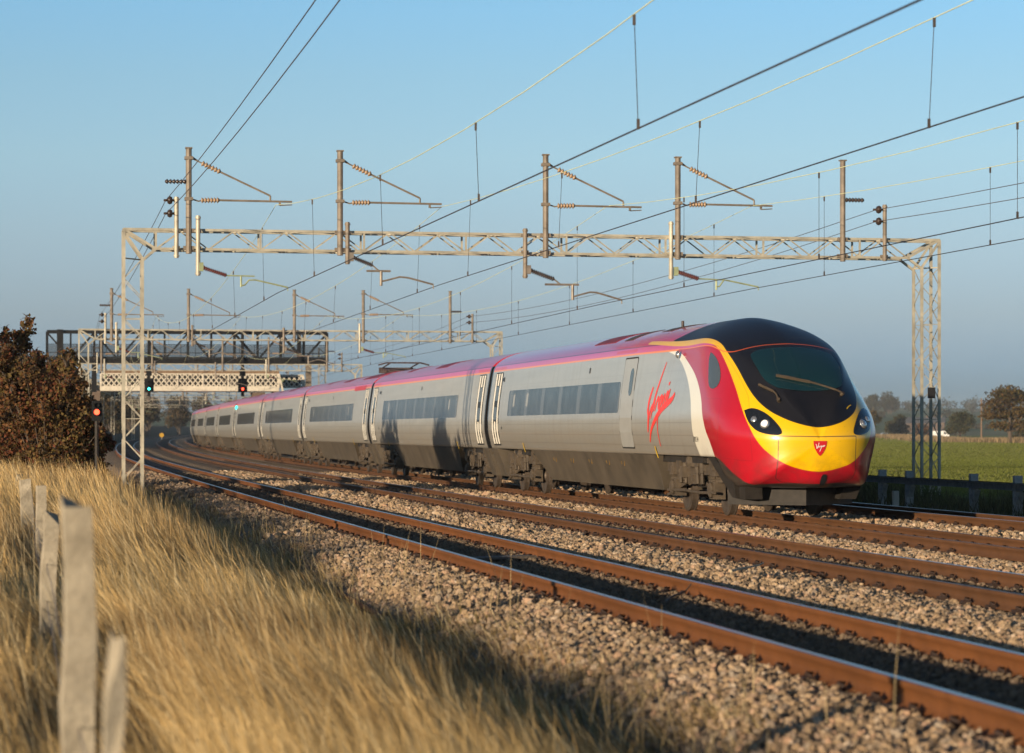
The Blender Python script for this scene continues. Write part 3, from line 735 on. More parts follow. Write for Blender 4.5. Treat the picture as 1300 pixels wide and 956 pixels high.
# ------------------------------------------------------------------ white lattice bridge
SB = 199
br = tag(empty('lattice_bridge', P3(SB, 0, 0), float(th(SB))), 'white lattice girder bridge over the tracks beyond the black gantry', 'bridge')
def parapet(x0, x1, y, z0, z1, nm, side_mat):
    b = MB(); b.bar((x0, y, z0), (x1, y, z0), .14, .12); b.bar((x0, y, z1), (x1, y, z1), .16, .10)
    st = .46; n = int((x1-x0)/st)
    for k in range(-2, n+1):
        for dx in (2*st, -2*st):
            a = x0+k*st if dx > 0 else x0+(k+2)*st; c = a+dx; za, zc = z0, z1
            if a < x0: f = (x0-a)/dx; a = x0; za = z0+(z1-z0)*f
            if c > x1: f = (x1-a)/(c-a); c = x1; zc = za+(zc-za)*f
            if c < x0: f = (x0-a)/(c-a); c = x0; zc = za+(zc-za)*f
            if a > x1: f = (x1-a)/(c-a); a = x1; za = za+(zc-za)*f
            b.bar((a, y+(.03 if dx > 0 else -.03), za), (c, y+(.03 if dx > 0 else -.03), zc), .10, .02, 0, (0, 1, 0))
    for k in range(0, 8):
        x = x0+(x1-x0)*k/7; b.bar((x, y-.05, z0-.3), (x, y-.05, z1), .14, .10, 0, (0, 1, 0))
    return b.build(nm, side_mat, br)
parapet(-9.7, 5.95, 0, 5.38, 6.50, 'parapet', M['white_paint']); parapet(-9.7, 8.3, 3.6, 5.38, 6.50, 'parapet', M['white_paint'])
b = MB(); b.box((-1.9, 1.8, 5.12), (15.6, 3.5, .30)); b.box((-1.9, -.1, 5.16), (15.7, .1, .34)); b.build('deck', M['white_paint'], br)
b = MB(); b.box((-1.9, .45, 5.95), (15.4, .06, 1.2)); b.box((.2, 4.0, 5.9), (16., .06, 1.1)); b.build('dark_backing', M['under_dark'], br)  # added dark sheets behind the lattice so its openings look dark
b = MB(); b.box((-1.7, 1.9, 6.72), (15.6, .5, .36)); b.build('timber_coping', M['timber'], br)
for x, y in ((5.95, 0), (8.3, 3.6)):
    b = MB(); b.bar((x, y, 6.55), (x+.45, y, 4.6), .16, .22, 0, (0, 1, 0)); b.build('end_post', M['white_paint'], br)
for x, w_ in ((6.9, 3.2), (-10.3, .7)):
    b = MB(); b.box((x+.2, 1.9, 2.2), (w_, 4.2, 5.6)); b.build('abutment', M['brick'], br)
b = MB(); b.box((4.2, 1.8, 2.2), (1.1, 3.2, 5.4)); b.build('pier', M['brick'], br)

# ------------------------------------------------------------------ the passenger train
NV = dict(wm=1.415, ht=3.589, zb=.545, cz=1.342, Ls=1.754, Lu=4.383, Ld=.436, eu=1.479, as_=2.372, au=1.496, bs=2.301, bu=1.892, dn=.164)
NOSE_S, GAP_S, CARL = 4.68, 28.98, 23.9
def half_outline(dn, zb, n):
    wm = NV['wm']
    zs = np.array([.545, .575, .75, 1.18, 1.5, 1.8, 2.2, 2.6, 3.05, 3.15, 3.25, 3.36, 3.45, 3.52, 3.567, NV['ht']])
    ws = np.array([1.0, 1.10, 1.20, wm-.07, wm-.005, wm, wm-.035, wm-.09, wm-.16, wm-.20, wm-.30, wm-.46, wm-.68, .48, .22, 0])
    ws = ws - dn*np.clip((zs-1.8)/1.4, 0, 1)*np.minimum(1, ws/.8)
    P = np.concatenate([[0], ws]); Z = np.concatenate([[.545], zs])
    t = np.concatenate([[0], np.cumsum(np.hypot(np.diff(P), np.diff(Z)))])
    tt = np.linspace(0, t[-1], 600); p = np.interp(tt, t, P); z = np.interp(tt, t, Z)
    k = np.ones(25)/25          # soften the corners of the section a little
    def sm(a, odd):
        a2 = np.concatenate([-a[25:0:-1] if odd else a[25:0:-1], a, -a[-2:-27:-1] if odd else a[-2:-27:-1]]); return np.convolve(a2, k, 'same')[25:-25]
    ps = sm(p, True); zz = sm(z, False); m = np.clip((z-.9)/.3, 0, 1)
    p = p*(1-m)+ps*m; z = z*(1-m)+zz*m; p[0] = 0; p[-1] = 0
    t = np.concatenate([[0], np.cumsum(np.hypot(np.diff(p), np.diff(z)))]); tt = np.linspace(0, t[-1], n)
    p = np.interp(tt, t, p); z = np.interp(tt, t, z)
    return p, np.maximum(z, zb)
def side_w(z, dn=0., u=None):
    if u is not None: dn = NV['dn']*(1-float(sstep(u, 4.5, 8.5)))
    p, zz = half_outline(dn, .545, 400); k = np.argmax(p > 1.0); return np.interp(z, zz[k:], p[k:])
NTH, NK = 110, 64
_p, _z = half_outline(NV['dn'], .545, NTH)
_ph = np.arctan2(_z-NV['cz'], _p); _s = np.sin(_ph); _up = np.clip(_s, 0, 1); _dn = np.clip(-_s, 0, 1)
_L = NV['Ls']*(1-_up**NV['eu'])+NV['Lu']*_up**NV['eu']; _L = _L*(1-_dn**2)+NV['Ld']*_dn**2
_a = NV['as_']*(1-_up**2)+NV['au']*_up**2; _b = NV['bs']*(1-_up**2)+NV['bu']*_up**2
_K = (1-(1-np.linspace(0, 1, NK))**1.6)[:, None]
NU = _L*(1-np.clip(1-_K**_a, 0, 1)**(1/_b)); NP = _K*_p; NZ = NV['cz']+_K*(_z-NV['cz'])
_d = np.sqrt(np.diff(NP, axis=0)**2+np.diff(NZ, axis=0)**2+np.diff(NU, axis=0)**2)
NL = np.concatenate([np.zeros((1, NTH)), np.cumsum(_d, 0)])
def q2p(q1, q2, off=0.):
    """point on the left or right skin of the cab from unrolled coordinates (distance from the nose tip, direction)"""
    def base(a, b):
        sg = -1 if a < 0 else 1; l = math.hypot(a, b); ph = math.atan2(b, abs(a))
        f = float(np.interp(ph, _ph, np.arange(NTH))); i = min(int(f), NTH-2); f -= i
        col = NL[:, i]*(1-f)+NL[:, i+1]*f; g = lambda A: A[:, i]*(1-f)+A[:, i+1]*f
        if l > col[-1]: return Vector((sg*float(g(NP)[-1]), float(g(NU)[-1])+l-float(col[-1]), float(g(NZ)[-1])))
        return Vector((sg*float(np.interp(l, col, g(NP))), float(np.interp(l, col, g(NU))), float(np.interp(l, col, g(NZ)))))
    p = base(q1, q2)
    if off:
        e = .012; a = base(q1+e, q2)-base(q1-e, q2); b = base(q1, q2+e)-base(q1, q2-e); n = a.cross(b)
        if n.length > 1e-9:
            n.normalize(); ref = Vector((p.x, -1.0 if abs(p.x) < 1.2 else 0, (p.z-1.4)*.3)); n = n if n.dot(ref) > 0 else -n
            p = p + n*off
    return p
def poly_sd(px, py, poly):
    """signed distance, negative inside"""
    poly = np.asarray(poly, float); d = np.full(px.shape, 1e9); ins = np.zeros(px.shape, bool); n = len(poly)
    for i in range(n):
        a = poly[i]; b = poly[(i+1) % n]; e = b-a; w0 = px-a[0]; w1 = py-a[1]
        t_ = np.clip((w0*e[0]+w1*e[1])/max(e@e, 1e-12), 0, 1); d = np.minimum(d, (w0-e[0]*t_)**2+(w1-e[1]*t_)**2)
        c = ((a[1] <= py) & (b[1] > py)) | ((b[1] <= py) & (a[1] > py))
        with np.errstate(divide='ignore', invalid='ignore'): xi = a[0]+(py-a[1])/(b[1]-a[1])*(b[0]-a[0])
        ins ^= c & (px < xi)
    return np.where(ins, -1, 1)*np.sqrt(d)
def smooth_poly(pts, it=2):
    pts = np.asarray(pts, float)
    for _ in range(it):
        q = [pts[0]]
        for a, b in zip(pts[:-1], pts[1:]): q += [a*.75+b*.25, a*.25+b*.75]
        pts = np.array(q+[pts[-1]])
    return [tuple(a) for a in pts]
BLK = smooth_poly([(1, .237), (0, .237), (-.208, .252), (-.542, .363), (-.894, .589), (-1.159, .929), (-1.341, 1.363), (-1.496, 1.972), (-1.666, 2.591), (-1.761, 3.095), (-2.007, 3.664), (-2.681, 4.819), (-3.376, 5.976)]) + smooth_poly([(-3.376, 5.976), (-2.809, 5.90), (-2.295, 5.9), (-1.2, 6.1), (0, 6.2), (1, 6.2)])
YEL = smooth_poly([(1, -.533), (0, -.533), (-.367, -.486), (-.69, -.345), (-.819, -.265), (-1.028, -.099), (-1.227, .208), (-1.479, .744), (-1.668, 1.614), (-1.789, 2.372), (-1.908, 3.067), (-2.158, 3.515), (-3.193, 5.032), (-3.978, 6.435), (-4.433, 7.22)]) + [(-4.10, 7.29), (-3.809, 6.795), (-3.376, 5.976), (-2.5, 5.5), (0, 5.5), (1, 5.5)]
RED = [(1, 9), (-5.8, 9)] + smooth_poly([(-4.3, 6.4), (-3.92, 5.85), (-3.50, 5.15), (-3.307, 4.6), (-3.236, 3.834), (-3.113, 3.055), (-3.028, 2.123), (-3.006, 1.562), (-3.033, .999), (-2.974, .385), (-2.742, -.151), (-2.625, -.547), (-2.55, -.9)]) + [(-2.5, -2.5), (1, -2.5)]
WHI = [(1, 9), (-6.3, 9)] + smooth_poly([(-4.5, 6.8), (-4.02, 5.98), (-3.70, 5.2), (-3.544, 4.6), (-3.54, 3.801), (-3.571, 3.024), (-3.644, 2.185), (-3.773, 1.243), (-3.886, .503), (-3.832, -.112), (-3.618, -.714), (-3.55, -.95)]) + [(-3.4, -2.5), (1, -2.5)]
DRK = [(1, -.775), (0, -.775), (-.276, -.79), (-.731, -.85), (-1.167, -.925)] + smooth_poly([(-1.167, -.925), (-1.508, -.893), (-1.944, -.755), (-2.40, -.56)], 1) + [(-4.2, -.93), (-9, -2.2), (-9, -7), (1, -7)]
ORA = [(1, 2.60), (0, 2.60)] + smooth_poly([(0, 2.60), (-.428, 2.60), (-.692, 2.585), (-1.03, 2.51), (-1.4, 2.441), (-1.612, 2.54), (-1.829, 2.777), (-2.084, 3.284), (-2.842, 4.266), (-4.093, 6.213), (-5.4, 8.2)]) + [(-12, 8), (-12, -8), (1, -8)]
HAT = [(-.70, .085), (-.705, -.34), (-.74, -.70), (-.64, -.80), (1, -.83), (1, .075), (0, .072)]
DOOR = [(-2.30, 3.40), (-2.78, 1.50), (-2.06, 1.17), (-2.36, -.50), (-1.2, -.4), (-1.3, 1), (-1.9, 3.1)]
def livery(nose):
    t = NT('livery_cab' if nose else 'livery_carriage'); v = t.coord('Object'); x, y, z = t.sep(v)[0:3]
    nz = t.noise(2.2, 5, .6, v)
    stretch = t.n('ShaderNodeMapping'); stretch.inputs['Scale'].default_value = (1., .25, 3.); t.l(v, stretch.inputs[0])
    st = t.noise(2.0, 4, .6, stretch.outputs[0])
    silver = t.mix(st, (.30, .305, .295), (.42, .42, .40))
    dirt_refl = t.math('MULTIPLY', t.less(z, 1.60, .10), t.math('ADD', t.math('MULTIPLY', st, .55), t.math('MULTIPLY', t.less(z, 1.25, .3), .35)), clamp=True)  # dirt plus the darker ground reflection of the lower side, painted into the colour
    dcol = t.mix(dirt_refl, silver, (.25, .20, .14))
    if not nose:
        old = t.n('ShaderNodeObjectInfo').outputs['Random']
        dcol = t.mix(t.math('MULTIPLY', t.math('MULTIPLY', nz, old), .5), dcol, (.36, .33, .27))
    for zz_, a_ in ((1.66, .30), (1.43, .35), (1.24, .30), (2.62, .12)):
        dcol = t.mix(t.math('MULTIPLY', t.less(t.math('ABSOLUTE', t.math('SUBTRACT', z, zz_)), .008, .006), a_), dcol, (.10, .085, .07))
    ms = t.n('ShaderNodeMapping'); ms.inputs['Scale'].default_value = (0., 3.2, .12); t.l(v, ms.inputs[0]); sk_ = t.noise(1.6, 5, .65, ms.outputs[0])
    dcol = t.mix(t.math('MULTIPLY', t.math('SUBTRACT', sk_, .5, clamp=True), 1.5, clamp=True), dcol, (.22, .19, .15))
    pv_ = t.math('FRACT', t.math('MULTIPLY', y, .42)); dcol = t.mix(t.math('MULTIPLY', t.less(pv_, .006, .002), .22), dcol, (.1, .09, .08))
    pink = t.mix(nz, (.56, .055, .19), (.62, .08, .24)); roof = t.mix(nz, (.38, .05, .15), (.46, .085, .20))
    top = t.mix(t.less(z, 3.145, .004), roof, pink)
    top = t.mix(t.math('MULTIPLY', t.less(t.math('ABSOLUTE', t.math('SUBTRACT', z, 3.155)), .011, .003), .8), top, (.05, .01, .02))
    red = t.mix(nz, (.40, .006, .016), (.46, .010, .022)); ora = (.85, .22, .03)
    if not nose:
        ends = t.math('MAXIMUM', t.less(y, .36, .005), t.less(t.math('MULTIPLY', y, -1.), -23.54, .005))
        top = t.mix(ends, top, (.50, .015, .03))
        e2 = t.math('MAXIMUM', t.less(y, 2.1, .02), t.less(t.math('MULTIPLY', y, -1.), -21.8, .02))
        e2 = t.math('MULTIPLY', e2, t.less(t.math('ABSOLUTE', t.math('SUBTRACT', z, 3.07)), .035, .004))
        top = t.mix(e2, top, (.62, .02, .04))
        col = t.mix(t.less(z, 3.03, .004), top, dcol)
        col = t.mix(t.less(t.math('ABSOLUTE', t.math('SUBTRACT', z, 3.005)), .02, .004), col, ora)
        blk = t.math('MULTIPLY', t.math('MAXIMUM', t.less(y, .30, .004), t.less(t.math('MULTIPLY', y, -1.), -23.60, .004)), t.less(z, 3.16, .01))
        col = t.mix(blk, col, (.010, .010, .011))
        rough = .34; coat = .35
    else:
        sd = {k: t.attr(k) for k in ('sw', 'sr', 'sy', 'sb', 'sk', 'so', 'sh', 'sq')}
        inside = lambda k, s=.005: t.less(sd[k], 0., s)
        low = t.less(z, 3.03, .004)
        e2 = t.math('MULTIPLY', t.less(t.math('ABSOLUTE', t.math('SUBTRACT', y, 9.0)), .9, .01), t.less(t.math('ABSOLUTE', t.math('SUBTRACT', z, 3.085)), .028, .004))
        e2 = t.math('MAXIMUM', e2, t.math('MULTIPLY', t.less(t.math('MULTIPLY', y, -1.), -22.3, .02), t.less(t.math('ABSOLUTE', t.math('SUBTRACT', z, 3.07)), .035, .004)))
        top = t.mix(e2, top, (.62, .02, .04))
        top = t.mix(t.less(t.math('MULTIPLY', y, -1.), -23.95, .005), top, (.50, .015, .03))
        blk0 = t.math('MULTIPLY', t.less(t.math('MULTIPLY', y, -1.), -24.0, .004), t.less(z, 3.16, .01))
        fair = t.math('MULTIPLY', t.less(y, 10.3, .25), t.less(t.math('MULTIPLY', z, -1.), -3.16, .01))
        top = t.mix(fair, top, (.50, .012, .05))
        col = t.mix(low, top, dcol)
        white = t.mix(nz, (.80, .755, .63), (.90, .85, .72))
        col = t.mix(t.math('MULTIPLY', inside('sw'), low), col, white)
        col = t.mix(t.math('MULTIPLY', inside('sr'), low), col, red)
        col = t.mix(inside('sy'), col, t.mix(nz, (.78, .44, .0), (.82, .48, .002)))
        col = t.mix(inside('sb'), col, (.010, .010, .013))
        col = t.mix(inside('sk'), col, t.mix(nz, (.028, .024, .02), (.06, .05, .04)))
        oz = t.less(t.math('ABSOLUTE', t.math('SUBTRACT', z, 3.015)), .018, .004)
        od = t.less(t.math('ABSOLUTE', sd['so']), .016, .004)
        far = t.less(t.math('MULTIPLY', y, -1.), -5.2, .1)
        line = t.math('ADD', t.math('MULTIPLY', far, oz), t.math('MULTIPLY', t.math('SUBTRACT', 1., far), od))
        col = t.mix(t.math('MULTIPLY', line, t.math('SUBTRACT', 1., t.math('MULTIPLY', far, inside('sb')))), col, t.mix(inside('sb'), ora, (.50, .08, .02)))
        seam = t.math('MAXIMUM', t.less(t.math('ABSOLUTE', sd['sh']), .009, .004), t.math('MULTIPLY', t.less(t.math('ABSOLUTE', sd['sq']), .005, .003), .55))
        col = t.mix(t.math('MULTIPLY', seam, .8), col, (.04, .02, .015))
        smudge = t.math('MULTIPLY', t.less(z, .95, .4), t.math('MULTIPLY', t.math('SUBTRACT', t.noise(3.5, 4, .65, v), .42, clamp=True), 2.2), clamp=True)
        col = t.mix(t.math('MULTIPLY', smudge, t.less(y, 4.0, .1)), col, (.06, .03, .025))
        col = t.mix(blk0, col, (.010, .010, .011))
        bug = t.math('MULTIPLY', t.math('MULTIPLY', t.math('SUBTRACT', t.noise(46., 3, .6, v), .66, clamp=True), 9., clamp=True), t.less(y, .9, .4))
        col = t.mix(t.math('MULTIPLY', bug, .75), col, (.07, .045, .03))
        rough = t.n('ShaderNodeMix', data_type='FLOAT'); t.l(inside('sb'), rough.inputs[0]); rough.inputs[2].default_value = .33; rough.inputs[3].default_value = .38; rough = rough.outputs[0]; coat = t.math('MULTIPLY', t.math('SUBTRACT', 1.02, inside('sb')), .7)
    return t.bsdf(col, rough, 0., .5, coat, t.noise(.9, 2, .5, v), .03, .05, coat_rough=.12)
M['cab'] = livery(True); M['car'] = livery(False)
def glass(name, col, rough, pill=None):
    t = NT(name)
    if pill is None: return t.bsdf(col, rough, 0., .7, .0)
    v = t.coord('Object'); y = t.sep(v)[1]
    f = t.math('ABSOLUTE', t.math('SUBTRACT', t.math('FRACT', t.math('MULTIPLY', y, 1/pill)), .5))
    z = t.sep(v)[2]; mp = t.n('ShaderNodeMapping'); mp.inputs['Scale'].default_value = (0, 1, .45); t.l(v, mp.inputs[0]); nz = t.noise(2.3, 4, .7, mp.outputs[0])
    c = t.mix(t.math('MULTIPLY', t.math('SUBTRACT', nz, .42, clamp=True), 2.5, clamp=True), tuple(q*.45 for q in col), tuple(q*1.35 for q in col))
    c = t.mix(t.less(f, .09, .01), c, (.105, .115, .125))
    for y0 in (6.3, 18.9, 20.6):
        c = t.mix(t.math('MULTIPLY', t.math('MULTIPLY', t.less(t.math('ABSOLUTE', t.math('SUBTRACT', y, y0)), .12, .02), t.less(t.math('ABSOLUTE', t.math('SUBTRACT', z, 2.24)), .15, .03)), .8), c, (.38, .36, .32))
    return t.bsdf(c, rough, 0., .8, 0.)
M['glass_side'] = glass('tinted_side_glass', (.060, .074, .086), .13, 2.0)
M['glass_cab'] = glass('cab_side_glass', (.07, .088, .10), .12)
M['screen'] = glass('windscreen_glass', (.008, .030, .038), .06)
M['lens_dark'] = glass('headlight_cover', (.012, .014, .018), .08)
M['silver'] = simple('door_silver', (.35, .35, .335), .34, 0, .06, 3., coat=.3)
M['seam'] = simple('seam_black', (.02, .018, .016), .7)
M['cream'] = simple('door_cream_stripe', (.86, .81, .70), .4, 0, .06, 3.)
M['dgrey'] = simple('door_dark_stripe', (.022, .021, .02), .4, 0, .1, 3.)
M['logo'] = simple('logo_red', (.80, .045, .03), .4, 0, .08, 4.)
M['badge_red'] = simple('badge_red', (.50, .012, .02), .35, 0, .08, 9.)
M['badge_white'] = simple('badge_white', (.75, .72, .68), .4, 0, .05, 9.)
M['wiper'] = simple('wiper_metal', (.085, .064, .045), .5, .3, .2, 9.)
M['maroon'] = simple('roof_dark_red', (.20, .02, .03), .5, 0, .3, 3.)
M['roofgrey'] = simple('roof_equipment', (.07, .05, .05), .6, 0, .4, 6.)

CAR_NTH = 64
def body_mesh(name, u0, u1, mat):
    p, z = half_outline(0., 1.06, CAR_NTH)
    P = np.concatenate([p, -p[-2:0:-1]]); Z = np.concatenate([z, z[-2:0:-1]]); n = len(P)
    us = np.concatenate([[u0], np.linspace(u0+.04, u1-.04, 14), [u1]]); V = []
    for k, u in enumerate(us):
        V.append(np.stack([P, np.full(n, u), Z], -1))
    nb = len(us)*n; V = np.concatenate(V+[V[0], V[-1]]); id_ = np.arange(len(us)*n).reshape(-1, n); nx = np.roll(id_, -1, 1)
    Fq = np.stack([id_[:-1], nx[:-1], nx[1:], id_[1:]], -1).reshape(-1, 4)
    return mesh_np(name, V, [Fq, (nb+np.arange(n))[None, ::-1].copy(), (nb+n+np.arange(n))[None]], mat, None, True)
def cab_mesh(u1):
    rings = [(NP[k], NU[k], NZ[k], NL[k]) for k in range(1, NK)]
    us = list(np.linspace(.02, 1, 56)) + [8.8, 9.6, 11, 14, 18, 21, u1-.35, u1-.03, u1]
    for q in us:
        # walk every strand back along the car; strands end up on flat sections
        u = NU[-1] + (8.0-NU[-1])*q if q <= 1 else np.full(NTH, q)
        fb = 1-sstep(u, 4.5, 8.5); pa, za = half_outline(NV['dn'], .545, NTH); pb, zb_ = half_outline(0., .545, NTH)
        p = pa*fb+pb*(1-fb); z = za*fb+zb_*(1-fb); z = np.maximum(z, .545+(1.06-.545)*sstep(u, 1.45, 1.95))
        rings.append((p, u, z, NL[-1]+(u-NU[-1])))
    V = [[0, 0, NV['cz']]]; Q = [[0., 0.]]; rows = []
    for p, u, z, l in rings:
        P = np.concatenate([p, -p[-2:0:-1]]); U = np.concatenate([u, u[-2:0:-1]]); Z = np.concatenate([z, z[-2:0:-1]])
        a = np.concatenate([l*np.cos(_ph), -(l*np.cos(_ph))[-2:0:-1]]); b = np.concatenate([l*_s/1., (l*_s)[-2:0:-1]])
        rows.append(len(V)+np.arange(len(P))); V += np.stack([P, U, Z], -1).tolist(); Q += np.stack([a, b], -1).tolist()
    V = np.array(V); Q = np.array(Q); r = np.array(rows); nx = np.roll(r, -1, 1)
    Fq = np.stack([r[:-1], nx[:-1], nx[1:], r[1:]], -1).reshape(-1, 4); tri = np.stack([np.zeros(r.shape[1], int), nx[0], r[0]], -1)
    q1 = -abs(Q[:, 0]); q2 = Q[:, 1]
    at = {k: poly_sd(q1, q2, pl_) for k, pl_ in (('sw', WHI), ('sr', RED), ('sy', YEL), ('sb', BLK), ('sk', DRK), ('so', ORA), ('sh', HAT), ('sq', DOOR))}
    nv = len(V); cap = V[r[-1]].copy(); V = np.concatenate([V, cap]); at = {k: np.concatenate([a_, a_[r[-1]]]) for k, a_ in at.items()}
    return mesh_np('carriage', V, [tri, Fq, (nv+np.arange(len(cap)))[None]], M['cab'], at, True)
def cab_patch(name, rows, off, mat, parent, n=14, mirror=False, smooth=True):
    """rows: list of (q2, left q1, right q1) from bottom to top"""
    rows = np.asarray(rows, float); b = MB(); m = len(rows)
    for sg in ((1, -1) if mirror else (1,)):
        vs = [q2p(sg*(l+(r-l)*j/n), q, off) for q, l, r in rows for j in range(n+1)]
        fs = [(i*(n+1)+j, i*(n+1)+j+1, (i+1)*(n+1)+j+1, (i+1)*(n+1)+j) for i in range(m-1) for j in range(n)]
        b.add(vs, fs if sg > 0 else [f[::-1] for f in fs])
    return b.build(name, mat, parent, smooth)
def rows_of(poly, n=18):
    """turn an outline in unrolled coordinates into scan rows"""
    poly = np.asarray(smooth_poly(list(poly)+[poly[0]], 2)); lo, hi = poly[:, 1].min(), poly[:, 1].max(); out = []
    for y in lo+(hi-lo)*(.5-.5*np.cos(np.linspace(.12, PI-.12, n))):
        xs = []
        for a, b in zip(poly, np.roll(poly, -1, 0)):
            if (a[1]-y)*(b[1]-y) <= 0 and a[1] != b[1]: xs.append(a[0]+(y-a[1])/(b[1]-a[1])*(b[0]-a[0]))
        if len(xs) >= 2: out.append((y, min(xs), max(xs)))
    return out
def side_patch(b, u0, u1, z0, z1, off, r=0., m=0, sides=(-1, 1), slant=0., cab=False):
    k = 7 if r else 2
    us = np.unique(np.concatenate([u0+r*(1-np.cos(np.linspace(0, PI/2, k))) if r else [u0], np.linspace(u0+r, u1-r, 6), u1-r*(1-np.cos(np.linspace(0, PI/2, k))) if r else [u1]]))
    for sg in sides:
        vs = []; nr = 7
        for u in us:
            d = max(0, u0+r-u, u-(u1-r)); s_ = r-math.sqrt(max(0, r*r-d*d)) if r else 0
            for j in range(nr):
                z = (z0+s_)+(z1-z0-2*s_)*j/(nr-1); w_ = float(side_w(z, 0., u if cab else None))+off
                vs.append((sg*w_, u+slant*(z-z0), z))
        fs = [(i*nr+j, (i+1)*nr+j, (i+1)*nr+j+1, i*nr+j+1) for i in range(len(us)-1) for j in range(nr-1)]
        b.add(vs, fs if sg > 0 else [f[::-1] for f in fs], m)
def skirt_mb(u0, u1, cut0, cut1, z0=.38, z1=1.06):
    b = MB(); zs = np.linspace(z0, z1, 7); ws = np.interp(zs, [.38, .75, 1.06], [1.04, 1.18, 1.31])
    prof = [(-w_, z) for w_, z in zip(ws[::-1], zs[::-1])] + [(w_, z) for w_, z in zip(ws, zs)]
    n = len(prof); vs = []
    for e, (u, c) in enumerate(((u0, cut0), (u1, cut1))):
        for p, z in prof: vs.append((p, u+c*(z1-z)/(z1-z0), z))
    fs = [(i, n+i, n+(i+1) % n, (i+1) % n) for i in range(n)] + [tuple(range(n)), tuple(range(2*n-1, n-1, -1))]
    return b.add(vs, fs)
def bogie_mb():
    b = MB(); rb = random.Random(5)
    b.box((0, 0, .72), (1.5, 3.4, .5), 1)
    for sg in (-1, 1):
        x = sg*1.0
        b.box((x, 0, .80), (.16, 3.0, .16)); b.box((x, 0, .62), (.14, 1.3, .16))
        for u in (-1.4, 1.4):
            b.box((x, u, .46), (.20, .36, .32)); b.lathe((x, u, .46), (sg, 0, 0), [(0, .14), (.14, .14), (.17, .09)], 12)
            for d in (-.32, .32): b.lathe((x, u+d*.8, .60), (0, 0, 1), [(0, .09), (.04, .09), (.05, .07), (.09, .09), (.10, .07), (.14, .09), (.2, .09)], 8)
            b.bar((x+sg*.04, u-.12, .62), (x+sg*.04, u-.35, 1.02), .05); b.bar((x, u, .44), (x, u-math.copysign(.8, u), .58), .06)
        b.lathe((x-sg*.05, 0, .86), (0, 0, 1), [(0, .26), (.06, .28), (.14, .26), (.2, .24)], 14)
        for u in (-.75, -.42, .45, .82):
            b.tube([(x+sg*.10, u, .55), (x+sg*.10, u+.10, 1.02)], .035, 6); b.tube([(x+sg*.10, u+.03, .74), (x+sg*.10, u+.09, 1.0)], .05, 6)
        b.tube([(x+sg*.14, -1.75, .42), (x+sg*.14, -.6, .40), (x+sg*.13, .5, .42), (x+sg*.13, 1.7, .40)], .028, 6)
        for k in range(9):
            u = -1.6+.4*k+rb.uniform(-.1, .1); b.box((x+sg*rb.uniform(.02, .12), u, rb.uniform(.66, 1.0)), (rb.uniform(.06, .16), rb.uniform(.10, .28), rb.uniform(.08, .26)))
        b.box((x+sg*.02, 1.55, .86), (.2, .5, .22)); b.box((x+sg*.02, -1.6, .86), (.22, .36, .3))
        b.tube([(x+sg*.06, 1.6, .36), (x+sg*.06, 2.0, .30), (x, 2.05, .30)], .03, 6)
    return b
WH = MB(); WH.lathe((-.065, 0, 0), (1, 0, 0), [(0, .30), (.004, .445), (.03, .445), (.035, .425), (.12, .42), (.13, .36), (.11, .33), (.10, .16), (.14, .14), (.145, .05)], 28)
wheel_me = WH.mesh('wheel', M['wheel'], False); bog_me = bogie_mb().mesh('bogie', [M['under'], M['under_dark']])
def running_gear(car, centres):
    for c in centres:
        obj('bogie', bog_me, car, (0, c, 0))
        for du in (-1.4, 1.4):
            for sg in (-1, 1): obj('wheel', wheel_me, car, (sg*.78, c+du, .43), 0 if sg > 0 else PI)
def slat_door(car, u0, u1):
  w_ = (u1-u0)
  for sd_ in ((-1,), (1,)):
    b = MB()
    side_patch(b, u0-.03, u1+.03, 1.14, 2.97, .003, .06, 0, sd_)
    for k in range(3):
        a = u0+.06+k*w_*.345; c_ = a+w_*.19
        side_patch(b, a, c_, 1.18, 1.74, .007, 0, 1, sd_); side_patch(b, a, c_, 2.64, 2.94, .007, 0, 1, sd_)
        if k != 1: side_patch(b, a, c_, 1.74, 2.64, .007, 0, 1, sd_)
    d = b.build('door', [M['dgrey'], M['cream']], car)
    for z0, z1 in ((2.26, 2.62), (1.78, 2.10)):
        b = MB(); side_patch(b, u0+w_*.27, u0+w_*.72, z0, z1, .009, .05, 0, sd_); b.build('door_window', M['glass_cab'], car)
